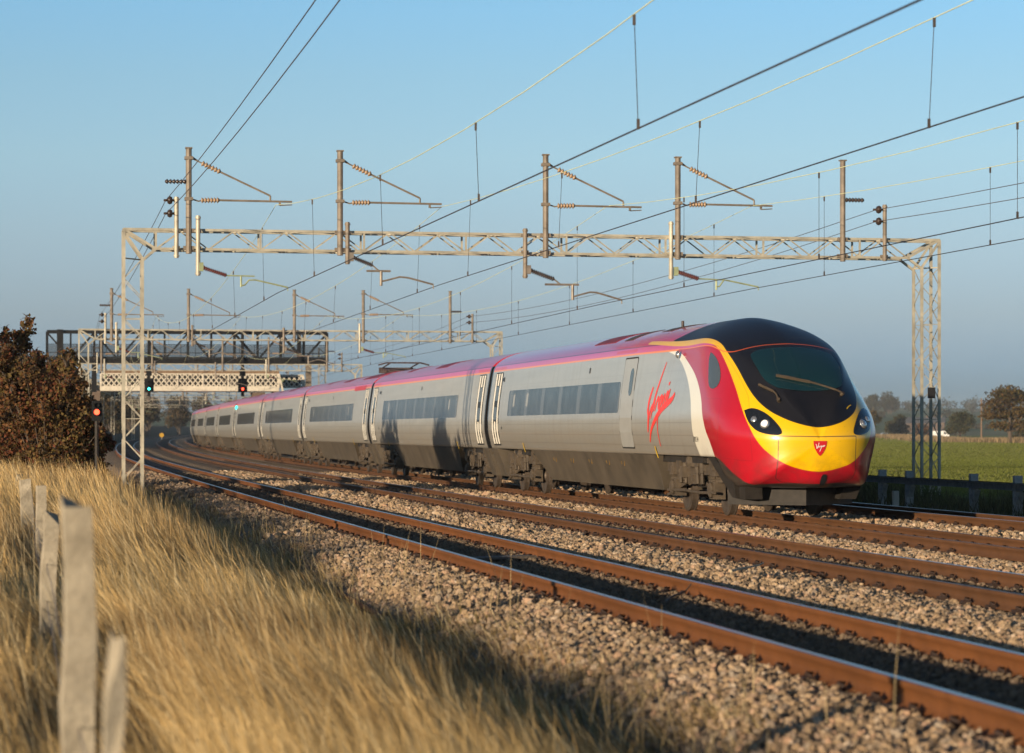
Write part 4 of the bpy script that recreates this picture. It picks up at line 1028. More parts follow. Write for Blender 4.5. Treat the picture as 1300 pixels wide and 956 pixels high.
def carriage_fittings(car, u1, bogies, skirt, win, slats, gang_front=True):
    for sd_ in (-1, 1):
        b = MB(); side_patch(b, win[0], win[1], 1.87, 2.49, .004, .09, 0, (sd_,)); b.build('window_band', M['glass_side'], car, True)
    skirt_mb(*skirt).build('skirt', M['skirt'], car)
    b = MB(); b.box((0, (skirt[0]+skirt[1])/2, .99), (2.3, u1-2.2 if gang_front else u1-6, .12)); b.build('underfloor', M['under_dark'], car)
    running_gear(car, bogies)
    for a, c in slats: slat_door(car, a, c)
    ends = [(u1-1.02, u1-.10, -.0, -.12)] + ([(.27, 1.15, .12, .0)] if gang_front else [])
    for e in ends: skirt_mb(e[0], e[1], e[2], e[3], .36).build('end_skirt', M['skirt'], car)
    for y in ([.05, u1-.0] if gang_front else [u1]):
        b = MB(); p, z = half_outline(0., .62, 40); p = p*.90; z = .55+(z-.55)*.965
        pr = list(zip(p, z))+[(-a, c) for a, c in list(zip(p, z))[-2:0:-1]]
        b.prism([(a, y-.18, c) for a, c in pr], (0, .36, 0)); b.build('gangway', M['gang'], car)
    b = MB()
    for u in (skirt[0]-.25, skirt[1]+.75): side_patch(b, u, u+.07, 1.0, 1.22, .02, 0, 0, (-1,))
    b.build('yellow_handle', M['handle_yel'], car)
    b = MB()
    for u in (u1*.5, win[1]+.9): side_patch(b, u, u+.10, 2.72, 2.84, .008, .02, 0, (-1,))
    side_patch(b, win[1]+1.0, win[1]+1.35, 2.74, 2.82, .006, 0, 0, (-1,)); side_patch(b, win[1]+.7, win[1]+.78, 1.55, 1.62, .008, 0, 0, (-1,))
    b.build('side_plate', M['dgrey'], car)
def roof_patch(b, u0, u1, p0, p1, h, m=0, dn=0.):
    p, z = half_outline(dn, .545, 300); k = np.argmax(p); f = lambda a: float(np.interp(-abs(a), -p[k:], z[k:]))
    n = 6; ps = [p0+(p1-p0)*j/n for j in range(n+1)]
    vs = [(a, u, f(a)+h) for u in (u0, u1) for a in ps] + [(a, u, f(a)-.05) for u in (u0, u1) for a in ps]; N = n+1
    fs = [(j, j+1, N+j+1, N+j) for j in range(n)] + [(2*N+j, j, j+1, 2*N+j+1)[::-1] for j in range(n)] + [(N+j, 3*N+j, 3*N+j+1, N+j+1)[::-1] for j in range(n)]
    fs += [(0, N, 3*N, 2*N), (n, 2*N+n, 3*N+n, N+n)]
    b.add(vs, fs, m)
A0 = Vector(P3(NOSE_S, 0, 0))
train = tag(empty('passenger_train', A0), 'long silver passenger train with a yellow, red and black nose, rounding the curve', 'train')
def car_frame(sa, sb):
    a = Vector(P3(sa, 0, 0)); b = Vector(P3(sb, 0, 0)); d = b-a; return a, math.atan2(-d.x, d.y)
# leading carriage
a, rz = car_frame(NOSE_S, GAP_S); LEAD = 24.13
car0 = obj('carriage', cab_mesh(LEAD), train, a-A0, rz)
carriage_fittings(car0, 24.30, [4.29, 20.95], (6.30, 18.7, .35, -1.2), (9.06, 21.34), [(22.55, 23.5)], False)
b = MB(); side_patch(b, 7.83, 8.93, 1.16, 2.96, .002, .05, 0, (-1,), 0, True); side_patch(b, 7.86, 8.90, 1.19, 2.93, .005, .04, 1, (-1,), 0, True); b.build('door', [M['seam'], M['silver']], car0)
b = MB(); side_patch(b, 8.02, 8.30, 2.2, 2.74, .009, .13, 0, (-1,), 0, True); b.build('door_window', M['glass_cab'], car0, True)
SCREEN = [(-.647, 1.068), (-.308, 1.02), (0, 1.03), (.308, 1.02), (.66, 1.075), (.82, 1.25), (.93, 1.5), (1.02, 1.85), (1.08, 2.17), (.92, 2.32), (.60, 2.42), (.2, 2.445), (-.2, 2.445), (-.60, 2.42), (-.94, 2.33), (-1.12, 2.18), (-1.05, 1.838), (-.96, 1.484), (-.838, 1.222)]
cab_patch('windscreen', rows_of(SCREEN, 26), .010, M['screen'], car0, 22)
HL = [(-1.391, .661), (-1.196, .70), (-.943, .55), (-.758, .36), (-.625, .165), (-.673, .092), (-.935, .12), (-1.129, .20), (-1.291, .386)]
for sg in (-1, 1):
    pl_ = [(q[0]*-sg, q[1]) for q in HL]
    h = cab_patch('headlight', rows_of(pl_, 22), .012, M['lens_dark'], car0, 12)
    c = q2p(sg*.938, .309, .012); nn = (q2p(sg*.938, .309, .06)-c).normalized()
    l = MB(); l.lathe(c, nn, [(0, .09), (.012, .085), (.03, .06), (.038, .02)], 20); l.build('lamp_bowl', M['lamp_dim'], h, True)
    l = MB(); l.lathe(c+nn*.03, nn, [(0, .062), (.008, .055), (.014, .02)], 18); l.build('headlamp', M['headlamp'] if sg < 0 else M['lamp_dim'], h, True)
    l = MB(); c = q2p(sg*1.16, .42, .012); l.lathe(c, nn, [(0, .06), (.01, .055), (.02, .02)], 14); l.build('marker_lamp', M['lamp_dim'], h, True)
    w_ = cab_patch('cab_window', rows_of([(q[0]*-sg, q[1]) for q in [(-2.162, 3.043), (-2.284, 2.919), (-2.432, 2.472), (-2.543, 1.957), (-2.441, 1.68), (-2.201, 1.63), (-2.048, 1.81), (-1.987, 2.147), (-2.001, 2.541), (-2.078, 2.857)]], 22), .006, M['glass_cab'], car0, 8)
cab_patch('badge', [(-.245, -.012, .012), (-.20, -.05, .05), (-.12, -.095, .095), (-.06, -.112, .112), (0, -.118, .118)], .012, [M['badge_red']], car0, 6)
bz = MB()
def q_ribbon(b, pts, w_, off):
    pts = [Vector((q[0], q[1])) for q in smooth_poly(pts, 2)]; vs = []
    for i, q in enumerate(pts):
        d = pts[min(i+1, len(pts)-1)]-pts[max(i-1, 0)]; d.normalize(); nrm = Vector((-d.y, d.x))*w_/2
        vs += [q2p(*(q+nrm), off), q2p(*(q-nrm), off)]
    b.add(vs, [(2*i, 2*i+1, 2*i+3, 2*i+2) for i in range(len(pts)-1)])
LET = {'V': [[(-.075, -.05), (-.062, -.085), (-.058, -.13)], [(-.058, -.13), (-.035, -.08), (-.022, -.03)]], 'i': [[(-.03, -.085), (-.033, -.11)]], 'r': [[(-.015, -.11), (-.012, -.085), (.0, -.082)]],
       'g': [[(.022, -.08), (.008, -.085), (.01, -.105), (.022, -.10), (.025, -.08), (.015, -.12), (-.01, -.175)]], 'i2': [[(.035, -.078), (.034, -.1)]], 'n': [[(.045, -.10), (.05, -.075), (.058, -.078), (.06, -.095), (.08, -.068)]]}
for k in LET.values():
    for s_ in k: q_ribbon(bz, s_, .0095, .0175)
bz.build('badge_lettering', M['badge_white'], car0)
cab_patch('coupler_cover', [(-.80, .075, .145), (-.76, .058, .163), (-.69, .052, .168), (-.61, .058, .163), (-.57, .08, .14)], .012, M['gang'], car0, 6)
for pts, r in (([(-.655, 1.37), (-.387, 1.344), (-.011, 1.237), (.209, 1.165), (.631, .92)], .018), ([(-1.011, 1.213), (-.85, 1.08), (-.70, .95), (-.667, .78)], .016)):
    b = MB(); P_ = [q2p(*q, .045) for q in smooth_poly(pts, 1)]; b.tube(P_, r, 6); b.tube([P_[0], P_[len(P_)//2]], r*1.6, 6); b.tube([q2p(*pts[-1], 0), q2p(*pts[-1], .06)], .035, 8); b.build('wiper', M['wiper'], car0)
b = MB(); q_ribbon(b, [(.64, .60), (.72, .67), (.80, .70)], .02, .012); b.build('yellow_mark', M['handle_yel'], car0)
# script lettering on the flank
def s_ribbon(b, pts, w_, off=.007):
    pts = [Vector((q[0], q[1])) for q in smooth_poly(pts, 2)]; vs = []
    for i, q in enumerate(pts):
        d = pts[min(i+1, len(pts)-1)]-pts[max(i-1, 0)]; d.normalize(); k = i/(len(pts)-1); nrm = Vector((-d.y, d.x))*w_/2*(.55+.9*math.sin(PI*min(1, k*1.0+.08)))
        for c in (q+nrm, q-nrm): vs.append((-float(side_w(c.y, 0., c.x))-off, c.x, c.y))
    b.add(vs, [(2*i, 2*i+1, 2*i+3, 2*i+2) for i in range(len(pts)-1)])
b = MB()
for pts, w_ in (([(6.36, 2.34), (6.50, 2.1), (6.52, 1.92), (6.42, 1.80), (6.48, 1.48)], .085), ([(6.46, 1.50), (6.36, 1.85), (6.20, 2.02)], .06), ([(6.24, 1.74), (6.12, 2.08), (6.0, 2.36), (5.79, 2.80)], .065),
                ([(6.06, 2.12), (6.10, 1.86)], .07), ([(5.98, 1.88), (5.90, 2.08), (5.83, 2.15), (5.78, 2.05)], .065),
                ([(5.58, 2.18), (5.72, 2.12), (5.75, 1.98), (5.64, 1.95), (5.55, 2.08), (5.54, 2.2), (5.64, 1.92), (5.71, 1.62), (5.67, 1.22)], .075),
                ([(5.40, 2.21), (5.47, 1.98)], .07), ([(5.34, 1.97), (5.25, 2.24), (5.19, 2.2), (5.20, 2.04), (5.06, 2.34), (5.10, 2.08)], .065), ([(5.25, 2.42), (5.22, 2.36)], .06),
                ([(4.66, 2.20), (4.76, 2.10), (5.0, 2.04), (5.35, 1.95), (5.63, 1.84), (6.0, 1.66), (6.25, 1.50), (6.44, 1.30)], .10)):
    s_ribbon(b, pts, w_)
b.build('script_lettering', M['logo'], car0)
# nose plough, marker light, roof hatches
b = MB(); b.prism([(-1.12, 1.75, .24), (0, .80, .24), (1.12, 1.75, .24), (1.0, 2.0, .24), (-1.0, 2.0, .24)], (0, 0, .42)); b.build('snow_plough', M['under_dark'], car0)
b = MB(); b.prism([(-1.06, 1.45, 1.04), (-1.04, .95, .62), (-.98, 1.10, .34), (-1.0, 1.75, .34), (-1.15, 2.35, 1.04)], (.3, 0, 0)); b.prism([(1.06, 1.45, 1.04), (1.04, .95, .62), (.98, 1.10, .34), (1.0, 1.75, .34), (1.15, 2.35, 1.04)], (-.3, 0, 0))
b.prism([(-1.28, 2.05, 1.05), (-1.13, 1.30, .60), (-1.05, 1.45, .36), (-1.07, 1.62, .36), (-1.29, 2.45, 1.05)], (.1, 0, 0)); b.build('front_valance', M['under_dark'], car0)
b = MB(); b.lathe((-float(side_w(2.93, .1))-.005, 4.95, 2.92), (-1, 0, .1), [(0, .075), (.02, .07), (.045, .045), (.055, .01)], 16); b.build('marker_light', M['lamp_dim'], car0, True)
b = MB(); roof_patch(b, 11.2, 13.2, -.98, -.25, .012); roof_patch(b, 9.6, 10.3, -.98, -.3, .012, 1); b.build('roof_hatch', [M['maroon'], M['roofgrey']], car0)
b = MB(); roof_patch(b, 7.5, 8.3, -.70, .70, .02, 0, .05); b.tube([(-.42, 7.7, 3.45), (-.42, 7.7, 3.66)], .03, 6); b.build('roof_equipment', M['roofgrey'], car0)
b = MB()
for u in (9.2, 10.6, 12.3, 14.2, 16.1):
    w_ = 1.235; b.bar((-w_, u, .92), (-w_+.03, u+.12, .82), .028, .024); b.bar((-w_, u+.3, .90), (-w_+.03, u+.33, .84), .022, .02)
b.build('yellow_cable', M['cable_or'], car0)
cu = bpy.data.curves.new('fleet_number', 'FONT'); cu.body = '390 34'; cu.size = .13; cu.align_x = 'CENTER'
fo = bpy.data.objects.new('fleet_number_text', cu); COL.objects.link(fo); bpy.context.view_layer.update()
nm_ = bpy.data.meshes.new_from_object(fo.evaluated_get(bpy.context.evaluated_depsgraph_get())); bpy.data.objects.remove(fo)
nm_.materials.clear(); nm_.materials.append(M['seam']); nm_.name = 'fleet_number'
fn = obj('fleet_number', nm_, car0)
fn.matrix_local = Matrix.Translation((-float(side_w(1.36))-.012, 2.92, 1.32)) @ Matrix(((0, 0, -1, 0), (-1, 0, 0, 0), (0, 1, 0, 0), (0, 0, 0, 1)))
# the eight carriages behind
a, rz = car_frame(GAP_S, GAP_S+CARL)
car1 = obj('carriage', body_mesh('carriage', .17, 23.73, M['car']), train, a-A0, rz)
carriage_fittings(car1, 23.9, [3.35, 20.55], (5.2, 18.4, .7, -.9), (4.85, 20.35), [(.70, 1.70), (22.2, 23.2)])
b = MB(); roof_patch(b, 9.4, 11.6, -.95, -.15, .012); roof_patch(b, 17.0, 17.9, -.9, -.2, .012); b.build('roof_hatch', M['maroon'], car1)
T_ = tree_of()
for n in range(2, 9):
    a, rz = car_frame(GAP_S+CARL*(n-1), GAP_S+CARL*n)
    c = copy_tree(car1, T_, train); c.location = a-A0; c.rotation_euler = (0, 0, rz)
    if n == 2:
        b = MB(); roof_patch(b, .9, 5.2, -.95, .95, .02); b.build('pantograph_well', M['maroon'], c)
        b = MB(); 
        for x in (-.5, .5): b.tube([(x, 1.4, 3.62), (x, 3.4, 3.74), (x, 1.3, 3.86)], .03, 6); b.lathe((x, 2.2, 3.56), (0, 0, 1), [(0, .09), (.05, .05), (.1, .09), (.14, .05)], 8)
        b.tube([(-.9, 1.3, 3.80), (-.6, 1.3, 3.88), (.6, 1.3, 3.88), (.9, 1.3, 3.80)], .03, 6); b.box((0, 3.4, 3.66), (1.2, .3, .2)); b.build('pantograph', M['roofgrey'], c)
        b = MB(); side_patch(b, 1.9, 5.2, 2.94, 3.10, .006, 0, 0, (-1,)); b.build('red_panel', M['badge_red'], c)
    if n == 4:
        b = MB(); side_patch(b, 22.2, 24.0-.4, 2.80, 3.0, .03, .06, 0, (-1,))
        cl_ = b.build('cyan_patch', M['cyan'], c)  # glowing cyan patch below the roof edge

# ------------------------------------------------------------------ fence, trough, small things by the line
def fence_post(d, p, top, w_, label, broken=False, lean=0.):
    s = d-40.0
    for _ in range(8):
        y = track(s, p)[1]; s += (d-float(y))/.98
    g_ = float(gz(s, p)); r = random.Random(int(d*10)); b = MB(); h = top-g_
    n = 7; vs = []; hw = w_/2
    for k in range(n+1):
        z = -.3+(h+.3)*k/n; f = 1-.12*k/n
        for sx, sy in ((-1, -1), (1, -1), (1, 1), (-1, 1)):
            j = r.uniform(-.012, .012) if broken else r.uniform(-.004, .004)
            zz = z+(r.uniform(-.10, .03) if broken and k == n else 0)
            vs.append((sx*hw*f+j+lean*z, sy*hw*f+j, zz))
    fs = [(4*k+a, 4*k+(a+1) % 4, 4*k+4+(a+1) % 4, 4*k+4+a) for k in range(n) for a in range(4)]+[(3, 2, 1, 0), (4*n, 4*n+1, 4*n+2, 4*n+3)]
    b.add(vs, fs)
    tag(b.build('fence_post', M['conc'], None, False, P3(s, p, g_), float(th(s))+.12), label, 'fence post', 'old concrete fence posts in the dry grass')
    return s
FP = -13.02
fs_ = [fence_post(9.8, FP, 1.274, .118, 'nearest tall concrete fence post, pale and blurred in the lower left corner', True),
       fence_post(19.4, FP, .92, .115, 'second concrete fence post, shorter and broken, just behind the nearest one', True, .03),
       fence_post(30.5, FP+.07, .89, .118, 'third concrete fence post with a square top, left of the second'),
       fence_post(36.0, FP-.05, .93, .16, 'fourth concrete fence post, tall and crooked, beside the third', True, -.05),
       fence_post(47.0, FP-.15, .72, .13, 'farthest concrete fence post, thin, at the left edge below the hawthorn', True)]
fence_post(7.6, FP+.02, .94, .055, 'broken stump of a fence post low beside the nearest post', True, .04)
b = MB()
for z0 in (.35, .62): b.tube([P3(s, FP, float(gz(s, FP))+z0+.03*math.sin(s)) for s in np.linspace(fs_[0]-4, fs_[4]+6, 30)], .0025, 4)
tag(b.build('fence_wire', M['wire_feed']), 'slack wires strung between the old concrete fence posts', 'fence wire')
# concrete cable trough on short posts
TP = 6.5
tr_ = tag(empty('cable_trough', (0, 0, 0)), 'grey concrete cable trough on short posts along the field side of the line', 'cable trough')
b = MB(); sv = np.arange(-18, 62, 2.0)
for a_, c_ in zip(sv[:-1], sv[1:]):
    pa, pb = Vector(P3(a_, TP, .37)), Vector(P3(c_-.015, TP, .37)); b.bar(pa, pb, .20, .11); b.bar(pa+Vector((0, 0, .075)), pb+Vector((0, 0, .075)), .26, .03)
    b.build('channel', M['trough'], tr_)
ps = [-14, -11, -8.2, -5.4, -2.6, .2, 3, 5.6, 8.0, 10.1, 12.3, 14.8, 18.9, 20.8, 23.6, 26.4, 29.2, 32, 36, 40, 44, 48, 52, 56, 60]
for s in ps:
    b = MB(); b.box((0, .12, .15), (.17, .11, .92)); b.prism([(-.06, .05, .28), (-.06, -.14, .28), (-.06, .05, .02)], (.12, 0, 0)); x, y, z = P3(s, TP, 0)
    b.build('post', M['trough'], tr_, False, (x, y, z), float(th(s)))
b = MB(); b.box((0, 0, .12), (.13, .10, .42)); b.box((0, -.055, .22), (.10, .02, .14))
tag(b.build('marker_post', M['white_paint'], None, False, P3(18.2, 5.9, -.15), .2), 'small white marker post below the cable trough behind the train nose', 'marker post')
def stick(pts, r, label, m, name='dead_stick'):
    b = MB(); b.tube([P3(*q) for q in pts], [r*(1-.6*k/(len(pts)-1)) for k in range(len(pts))], 6)
    tag(b.build(name, m), label, 'stick')
stick([(-12.2, -6.15, .10), (-11.6, -5.9, .09), (-10.6, -5.4, .075), (-9.2, -4.95, .03)], .016, 'pale bent stick lying on the stones between the first two tracks', M['stick'])
stick([(-14.9, -7.5, -.03), (-14.3, -7.3, -.02), (-13.7, -7.0, .0), (-13.6, -6.92, .06)], .014, 'dark crooked twig inside the nearest track against the rail', M['bark'], 'dead_twig')
b = MB(); b.box((0, 0, 0), (1.25, .30, .03), 0, Matrix.Rotation(.5, 4, 'Z'))
tag(b.build('board', M['sleeper'], None, False, P3(-6.2, -7.55, -.035), .18), 'flat pale board lying across the nearest track between its rails', 'board')
b = MB(); b.tube([P3(s, -9.75-.02*(s+8)**2*.1, .02+float(gz(s, -9.75))) for s in np.linspace(-13, -4, 8)], .035, 6)
tag(b.build('rusty_pipe', M['rail_side']), 'rusty pipe lying in the weeds at the edge of the ballast', 'pipe')

# ------------------------------------------------------------------ trees and shrubs
def leaf_cloud(lobes, size, pal, seed, flat=.0):
    r = np.random.default_rng(seed); VS = []; CS = []
    for (cx, cy, cz, rx, ry, rz, n) in lobes:
        d = r.normal(size=(n, 3)); d /= np.linalg.norm(d, axis=1)[:, None]; rad = (r.random(n)**.45)
        # ragged outline and holes
        k = np.sin(d[:, 0]*5+cx)+np.sin(d[:, 1]*6+cy*2)+np.sin(d[:, 2]*7+cz*3)
        rad = rad*(1+.10*k); c = np.stack([cx+d[:, 0]*rad*rx, cy+d[:, 1]*rad*ry, cz+d[:, 2]*rad*rz], -1)
        keep = (np.sin(c[:, 0]*3.1/rx+seed)+np.sin(c[:, 1]*3.7/ry+2*seed)+np.sin(c[:, 2]*4.1/rz+3*seed)) > -1.45
        c = c[keep]; n = len(c)
        a = r.normal(size=(n, 3)); a /= np.linalg.norm(a, axis=1)[:, None]; q = r.normal(size=(n, 3)); e = np.cross(a, q); e /= np.linalg.norm(e, axis=1)[:, None]
        s_ = size*r.uniform(.55, 1.3, (n, 1)); a = a*s_; e = e*s_*.75
        VS.append(np.stack([c-a-e*.4, c+e, c+a-e*.2, c-e], 1).reshape(-1, 3))
        pi = r.integers(0, len(pal)); base = np.array(pal)[r.choice(len(pal), n, p=np.where(np.arange(len(pal)) == pi, .5, .5/(len(pal)-1)))]*r.uniform(.7, 1.3, (n, 1))
        CS.append(np.repeat(base, 4, 0))
    V = np.concatenate(VS); C = np.clip(np.concatenate(CS), 0, 1); F = np.arange(len(V)).reshape(-1, 4)
    return V, F, C
def make_tree(name, label, cat, loc, h, wd, trunk_h, pal, size, nleaf, seed, group=None, nl=9, crown_lobes=None, tr=.25, twigs=0):
    root = tag(empty(name, loc), label, cat, group); r = random.Random(seed); lobes = []
    if crown_lobes is None:
        for k in range(nl):
            a = 2*PI*k/nl+r.uniform(-.4, .4); u = r.uniform(.1, .95); R_ = wd/2*(1-u*.55)*r.uniform(.35, .75)
            z = trunk_h+(h-trunk_h)*(.12+.74*u); rr = wd*r.uniform(.17, .27)
            lobes.append((R_*math.cos(a), R_*math.sin(a), z, rr, rr, min(rr*.8, h-z), nleaf//(nl+1)))
        lobes.append((0, 0, trunk_h+(h-trunk_h)*.55, wd*.26, wd*.26, (h-trunk_h)*.42, nleaf//(nl+1)))
    else: lobes = [(a*wd/2, b_*wd/2, c*h, d*wd/2, d*wd/2, e*h, int(nleaf*f)) for a, b_, c, d, e, f in crown_lobes]
    b = MB(); b.tube([(0, 0, -.4), (.02*h*.1, 0, trunk_h*.5), (0, .02, trunk_h), (.0, 0, trunk_h+(h-trunk_h)*.45)], [tr, tr*.8, tr*.65, tr*.25], 8)
    for lb in lobes: b.tube([(0, 0, trunk_h*r.uniform(.6, 1.1)), (lb[0]*.5, lb[1]*.5, (trunk_h+lb[2])/2-.05*h), (lb[0], lb[1], lb[2]+lb[5]*.5)], [tr*.45, tr*.28, tr*.08], 5)
    for k in range(twigs):
        lb = r.choice(lobes); a = r.uniform(0, 2*PI); e = r.uniform(.5, 1.0)
        p0 = Vector((lb[0], lb[1], lb[2])); p1 = p0+Vector((lb[3]*math.cos(a)*e, lb[4]*math.sin(a)*e, lb[5]*r.uniform(.6, 1.45)))
        b.tube([p0, (p0+p1)/2+Vector((0, 0, .1)), p1], [.016, .010, .004], 4)
    b.build('trunk', M['bark'], root)
    V, F, C = leaf_cloud(lobes, size, pal, seed)
    obj('crown', mesh_np('crown', V, [F], M['leaf'], dict(col=C)), root); return root
HAW = [(.145, .050, .026), (.105, .062, .026), (.135, .094, .032), (.075, .045, .022), (.175, .085, .035)]
def at_px(x, D): return (x-650)/3383.87*D
def on_ground(X, Y):
    s, p = inv_track(np.array([X]), np.array([Y])); return (X, Y, float(gz(s, p)[0]))
hl = [(-.05, 0, .76, .55, .20, .13), (.12, .1, .68, .62, .18, .14), (-.35, .1, .60, .62, .22, .18), (.35, -.1, .58, .60, .22, .20), (0, .2, .35, .85, .24, .22), (.2, -.3, .22, .80, .2, .22)]
def feathery(base, seed, k=26):
    r = random.Random(seed); out = list(base)
    for _ in range(k):
        a_, e_, c_ = r.uniform(0, 2*PI), r.uniform(.55, 1.0), r.uniform(.45, 1.0); q = r.uniform(.09, .17)
        out.append((e_*(1.15-.75*max(0, c_-.4))*math.cos(a_), e_*.8*math.sin(a_), c_*.98, q, q*.5, .012))
    return out
make_tree('hawthorn_shrub', 'tallest red brown hawthorn shrub at the left edge of the picture', 'shrub', on_ground(-12.15, 62), 3.85, 2.9, .4, HAW, .046, 15000, 3, None, 9, feathery(hl, 1), .08, 150)
make_tree('hawthorn_shrub', 'dark hawthorn shrub in the middle of the clump on the left, below the gantry end', 'shrub', on_ground(-10.65, 61), 2.95, 2.5, .3, HAW, .043, 10500, 8, None, 8, feathery(hl, 2), .06, 90)
make_tree('hawthorn_shrub', 'lowest hawthorn shrub of the clump, nearest to the lineside signal', 'shrub', on_ground(-9.95, 61.5), 2.0, 1.5, .25, HAW[:4]+[(.05, .055, .02)], .042, 10000, 12, None, 7, feathery(hl, 3), .05, 50)
make_tree('hawthorn_shrub', 'hawthorn shrub standing behind the others in the left clump', 'shrub', on_ground(-13.2, 74), 3.6, 3.6, .35, HAW, .055, 14000, 14, None, 7, feathery(hl, 4), .07, 50)
OAK = [(.115, .072, .024), (.085, .062, .020), (.13, .085, .03), (.065, .060, .020), (.10, .055, .02)]
GRN = [(.050, .052, .018), (.065, .058, .020), (.040, .045, .016), (.085, .062, .022)]
oak_l = [(-.05, 0, .80, .60, .17, .20), (.45, .1, .76, .50, .15, .14), (-.45, 0, .64, .48, .11, .10), (.55, -.1, .56, .50, .11, .11), (-.55, .1, .46, .42, .09, .10), (.0, .3, .50, .70, .13, .13), (.45, 0, .30, .46, .10, .10), (-.35, -.1, .29, .36, .09, .06), (.85, 0, .42, .3, .09, .06)]
make_tree('oak_tree', 'large autumn oak standing alone at the far edge of the field', 'tree', on_ground(at_px(1282, 480), 480), 10.8, 11.5, 2.4, OAK, .21, 10000, 21, None, 9, oak_l, .45)
make_tree('field_tree', 'round green tree left of the lattice tower behind the field', 'tree', on_ground(at_px(1140, 900), 900), 7.8, 9.8, 1.0, GRN, .30, 3600, 31, 'trees along the far edge of the field', 9, None, .3)
make_tree('field_tree', 'tree half hidden by the edge of the train nose', 'tree', on_ground(at_px(1106, 880), 880), 9.2, 9.0, 1.2, GRN[:2]+[OAK[0]], .30, 3200, 33, 'trees along the far edge of the field', 8, None, .3)
make_tree('field_tree', 'wide green tree between the lattice tower and the oak', 'tree', on_ground(at_px(1219, 780), 780), 7.9, 9.9, .9, GRN, .28, 3600, 35, 'trees along the far edge of the field', 9, None, .3)
make_tree('russet_bush', 'russet brown bush seen through the right lattice tower', 'bush', on_ground(at_px(1171, 900), 900), 5.0, 7.4, .5, [(.13, .055, .025), (.10, .05, .024), (.12, .07, .03)], .28, 2000, 37, None, 7, None, .2)
make_tree('field_tree', 'low dark tree at the right border below the oak', 'tree', on_ground(at_px(1296, 620), 620), 4.6, 7.0, .6, GRN, .25, 1800, 39, 'trees along the far edge of the field', 7, None, .25)
# wood beyond the bridge on the left of the line, each tree its own
BRW = [(.075, .05, .022), (.055, .045, .02), (.09, .06, .026), (.04, .04, .018)]
spots = [(262, -15, 7.5), (285, -20, 9), (300, -14.5, 6.5), (330, -22, 10), (345, -15, 7), (372, -18, 9.5), (405, -14, 8), (420, -24, 11), (460, -15, 9), (500, -13, 8.5), (540, -15, 9.5), (235, -21, 7), (590, 16, 9), (640, 20, 10), (620, -14, 10), (700, 9, 11), (275, -12.2, 5.5), (310, -26, 11), (355, -28, 12), (390, -12.4, 6), (440, -30, 13), (480, -22, 11), (520, -24, 12), (570, -20, 11), (600, -13, 9), (660, -15, 11), (680, -8, 11), (720, -3, 12), (740, 4, 12), (760, -12, 13), (780, 10, 13), (560, 17, 9)]
wl = ['nearest', 'second', 'third', 'fourth', 'fifth', 'sixth', 'seventh', 'eighth', 'ninth', 'tenth', 'eleventh']
for k, (s, p, h) in enumerate(spots):
    make_tree('wood_tree', 'one of the dark brown trees seen below the white lattice bridge', 'tree', P3(s, p, float(gz(s, p))), h, h*.85, h*.15, BRW, .20 if s < 400 else .3, 2600, 50+k, 'trees on the bank beyond the lattice bridge', 8, None, .25)
def scrub():
    lobes = []; r = random.Random(9)
    for k in range(330):
        s = r.uniform(84, 330); p = -r.uniform(10.4, 26); x, y, z = P3(s, p, float(gz(s, p))); q = r.uniform(.25, .8)*(1.5 if r.random() < .15 else 1)
        lobes.append((x, y, z+q*.4, q*1.3, q*1.3, q, 130))
    return leaf_cloud(lobes, .07, [(.19, .13, .06), (.14, .09, .045), (.08, .06, .028), (.23, .165, .08)], 5)
V, F_, C = scrub(); tag(obj('bank_scrub', mesh_np('bank_scrub', V, [F_], M['leaf'], dict(col=C))), kind='stuff')
def field_edge():
    n = 26000; u = RNG.random(n); d = 420+u*700; x0 = np.interp(d, [420, 500, 960, 1120], [92, 96, 126, 140]); x = x0+RNG.normal(0, 3.2, n)
    s, p = inv_track(x, d); z = gz(s, p); h = RNG.uniform(.5, 1.25, n)
    col = np.array([.30, .215, .115])*RNG.uniform(.6, 1.25, (n, 1))
    return blades(x, d, z, h, RNG.normal(0, .25, (n, 2)), np.full(n, .13), col, 9)
V, F_, C = field_edge(); tag(obj('field_edge_grass', mesh_np('field_edge_grass', V, [F_], M['grass'], dict(col=C))), kind='stuff')

def field_grass():
    VS = []; FS = []; CS = []; off = 0
    for d0, d1, n in ((62, 130, 110000), (130, 260, 80000), (260, 520, 95000), (520, 1000, 80000)):
        d = d0+(d1-d0)*RNG.random(n)**.9; x = d*RNG.uniform(.095, .215, n); s, p = inv_track(x, d); edge = np.interp(d, [420, 500, 960, 1120], [300, 108, 132, 144])
        k = (p > 9.8) & (x < edge + (d < 420)*500); d, x, s, p = d[k], x[k], s[k], p[k]; n = len(d)
        u = np.clip(.5+.35*vnoise(x, d*.25, .09, 61)+.3*vnoise(x, d*.5, .5, 62), 0, 1)[:, None]
        col = (np.array([.115, .140, .024])*(1-u)+np.array([.175, .185, .042])*u)*RNG.uniform(.85, 1.15, (n, 1))
        col[RNG.random(n) < .03] = (.22, .20, .09)
        V, F, C = blades(x, d, gz(s, p)-.02, RNG.uniform(.04, .085, n)*(1+d*.0022), RNG.normal(0, .3, (n, 2)), .010+d*.00022*RNG.uniform(.6, 1.3, n), col, int(d0))
        VS.append(V); FS.append(F+off); CS.append(C); off += len(V)
    return np.concatenate(VS), np.concatenate(FS), np.concatenate(CS)
V, F_, C = field_grass(); tag(obj('field_grass', mesh_np('field_grass', V, [F_], M['grass'], dict(col=C))), kind='stuff')

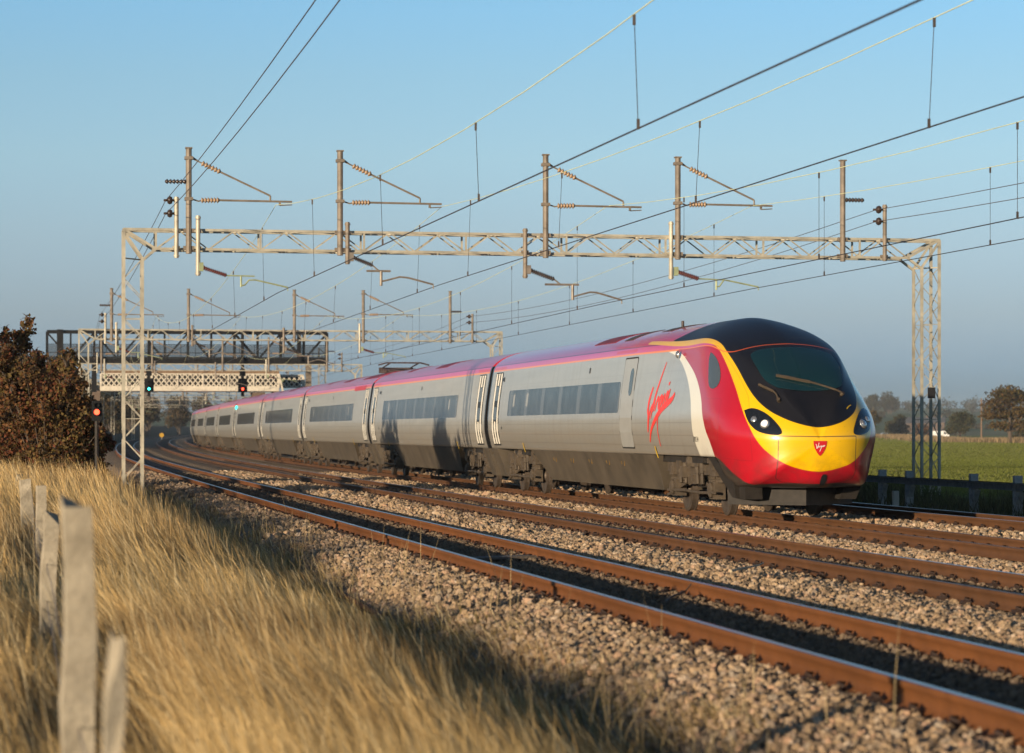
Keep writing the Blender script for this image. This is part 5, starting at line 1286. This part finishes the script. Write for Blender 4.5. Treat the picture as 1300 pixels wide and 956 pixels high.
# ------------------------------------------------------------------ vehicles, pole and houses past the field
M['van_white'] = simple('van_white', (.80, .80, .78), .35, 0, .04, 2., coat=.3)
M['car_blue'] = simple('car_pale_blue', (.42, .52, .62), .3, .2, .05, 2., coat=.5)
M['tyre'] = simple('tyre', (.02, .02, .02), .8, 0, .2, 5.)
M['vglass'] = glass('vehicle_glass', (.02, .025, .03), .08)
def vehicle(name, label, cat, loc, rz, prof, win, w_, L, mat):
    r = tag(empty(name, loc, rz), label, cat)
    b = MB(); b.prism([(x, -w_/2, z) for x, z in prof], (0, w_, 0)); b.build('body', mat, r)
    for sy in (-1, 1):
        for q in win:
            b = MB(); b.prism([(x, sy*(w_/2+.012), z) for x, z in (q if sy < 0 else q[::-1])], (0, -sy*.01, 0)); b.build('window', M['vglass'], r)
        for x in (-L*.31, L*.31):
            b = MB(); b.lathe((x, sy*(w_/2-.06), .33), (0, sy, 0), [(-.1, .33), (.09, .33), (.10, .20), (.08, .05)], 16); b.build('wheel', M['tyre'], r)
vehicle('parked_van', 'white van parked beyond the field, seen through the right lattice tower', 'van', on_ground(at_px(1194, 770), 770), .05,
        [(-2.4, .3), (2.3, .3), (2.45, .6), (2.4, .95), (1.75, 1.15), (1.25, 1.95), (1.0, 2.08), (-2.3, 2.08), (-2.42, 1.9)], [[(.75, 1.15), (1.62, 1.15), (1.2, 1.82), (.75, 1.82)]], 1.9, 4.9, M['van_white'])
vehicle('parked_car', 'pale blue car parked below the round green tree beyond the field', 'car', on_ground(at_px(1124, 850), 850), .1,
        [(-2.1, .3), (2.1, .3), (2.15, .65), (1.9, .85), (1.0, .95), (.4, 1.42), (-1.1, 1.45), (-1.75, 1.0), (-2.1, .92)], [[(-1.35, .98), (.85, .98), (.35, 1.36), (-1.0, 1.38)]], 1.7, 4.2, M['car_blue'])
px_ = at_px(1246, 640); r = tag(empty('telegraph_pole', on_ground(px_, 640)), 'tall wooden telegraph pole just left of the oak', 'pole')
b = MB(); b.tube([(0, 0, -.3), (0, 0, 10.4)], [.20, .13], 8); b.build('pole', M['timber'], r)
b = MB(); b.bar((-.7, 0, 9.8), (.7, 0, 9.8), .12); b.build('crossarm', M['timber'], r)
for k in (-.6, .6): b = MB(); b.lathe((k, 0, 9.86), (0, 0, 1), [(0, .05), (.08, .07), (.16, .05)], 8); b.build('insulator', M['insul_dark'], r)
# ------------------------------------------------------------------ hills
def hz(x, y):
    z = np.interp(y, [1050, 1200, 1500, 1900, 2600, 3200, 4200, 6000], [-3.5, -1.5, 3.0, 10.5, 20.5, 26, 30, 32])
    return z + sstep(y, 1300, 2200)*(2.5*np.sin(x*.004+1)+1.6*np.sin(x*.011+y*.003))
hx = np.linspace(-2600, 3000, 90); hy = np.concatenate([np.arange(1050, 3300, 50), np.arange(3300, 6001, 300)])
HX, HY = np.meshgrid(hx, hy, indexing='ij'); HZ = hz(HX, HY); a_, c_ = HX.shape; id_ = np.arange(a_*c_).reshape(a_, c_)
Fh = np.stack([id_[:-1, :-1], id_[1:, :-1], id_[1:, 1:], id_[:-1, 1:]], -1).reshape(-1, 4)
t = NT('hill_fields'); v = t.coord('Object'); vo = t.n('ShaderNodeTexVoronoi'); vo.inputs['Scale'].default_value = .0045; t.l(v, vo.inputs['Vector'])
c = t.ramp(t.sep(vo.outputs['Color'])[0], [(0, (.07, .11, .03)), (.4, (.10, .14, .035)), (.7, (.13, .145, .05)), (1, (.16, .13, .07))])
M['hill'] = t.bsdf(c, .95, 0, .1)
tag(obj('hills', mesh_np('hills', np.stack([HX, HY, HZ], -1).reshape(-1, 3), [Fh], M['hill'], None, True)), kind='structure')
def tree_masses(rows, size, pal, seed, per):
    lobes = []; r = random.Random(seed)
    for (xa, xb, ya, yb, n, h) in rows:
        for k in range(n):
            u = r.random(); x = xa+(xb-xa)*u; y = ya+(yb-ya)*u+r.uniform(-25, 25); q = h*r.uniform(.45, 1.1); z = float(hz(np.array(x), np.array(y)))
            lobes.append((x, y, z+q*.5, q*.62, q*.5, q*.55, per))
    return leaf_cloud(lobes, size, pal, seed)
FARP = [(.055, .055, .022), (.045, .05, .02), (.075, .058, .025), (.05, .042, .02)]
V, F_, C = tree_masses([(-300, 900, 2900, 3000, 150, 13), (200, 700, 2350, 2250, 60, 8), (150, 600, 1750, 1800, 45, 6), (230, 640, 2600, 2680, 60, 9), (150, 420, 1450, 1420, 30, 4), (-900, -250, 1500, 1500, 90, 14), (-250, 230, 1900, 2100, 110, 13)], 1.1, FARP, 4, 70)
tag(obj('far_treeline', mesh_np('far_treeline', V, [F_], M['leaf'], dict(col=C))), kind='stuff')
for k, (x, h, w_) in enumerate(((1128, 17, 17), (1112, 15, 15), (1139, 13, 14))):
    X_ = at_px(x, 1900); make_tree('distant_tree', ('tallest tree of the hazy clump right of the train nose', 'left tree of the hazy clump, partly behind the train nose', 'small right hand tree of the hazy clump on the hill')[k], 'tree',
        (X_, 1900+k*15, float(hz(np.array(X_), np.array(1900.)))-.3), h, w_, 2., FARP, .55, 2600, 80+k, 'hazy tree clump on the hill', 9, None, .5)
M['house_wall'] = simple('house_wall_brick', (.12, .085, .065), .9, 0, .2, 3.); M['slate'] = simple('slate_roof', (.07, .072, .08), .7, 0, .2, 3.)
def house(X, Y, L, W, H, RH, rz, label):
    r = tag(empty('farm_house', (X, Y, float(hz(np.array(X), np.array(Y)))), rz), label, 'house', 'houses below the hill')
    b = MB(); b.box((0, 0, H/2-.5), (L, W, H+1)); b.build('wall', M['house_wall'], r)
    b = MB(); b.prism([(-L/2-.3, -W/2-.4, H), (-L/2-.3, W/2+.4, H), (-L/2-.3, 0, H+RH)], (L+.6, 0, 0)); rf = b.build('roof', M['slate'], r)
    b = MB(); b.box((L*.3, 0, H+RH), (.9, .7, 1.6)); b.build('chimney', M['brick'], rf)
    for x in (-L*.3, 0, L*.3):
        b = MB(); b.box((x, -W/2-.02, H*.6), (1.1, .06, 1.2)); b.build('window', M['vglass'], r)
house(at_px(1167, 1330), 1330, 13, 8, 4.6, 3., .1, 'left of the two hazy houses behind the right lattice tower'); house(at_px(1187, 1370), 1370, 10, 8, 4.4, 2.8, -.2, 'right of the two hazy houses behind the right lattice tower')
# ------------------------------------------------------------------ air
b = MB(); b.box((200, 2480, 28.5), (5600, 5300, 66)); hzo = b.build('haze', [])
t = NT('haze'); pv = t.n('ShaderNodeVolumePrincipled'); pv.inputs['Color'].default_value = (.75, .84, .95, 1); pv.inputs['Density'].default_value = .00012; pv.inputs['Anisotropy'].default_value = .0
t.l(pv.outputs[0], t.out.inputs['Volume']); hzo.data.materials.append(t.m); tag(hzo, kind='stuff')
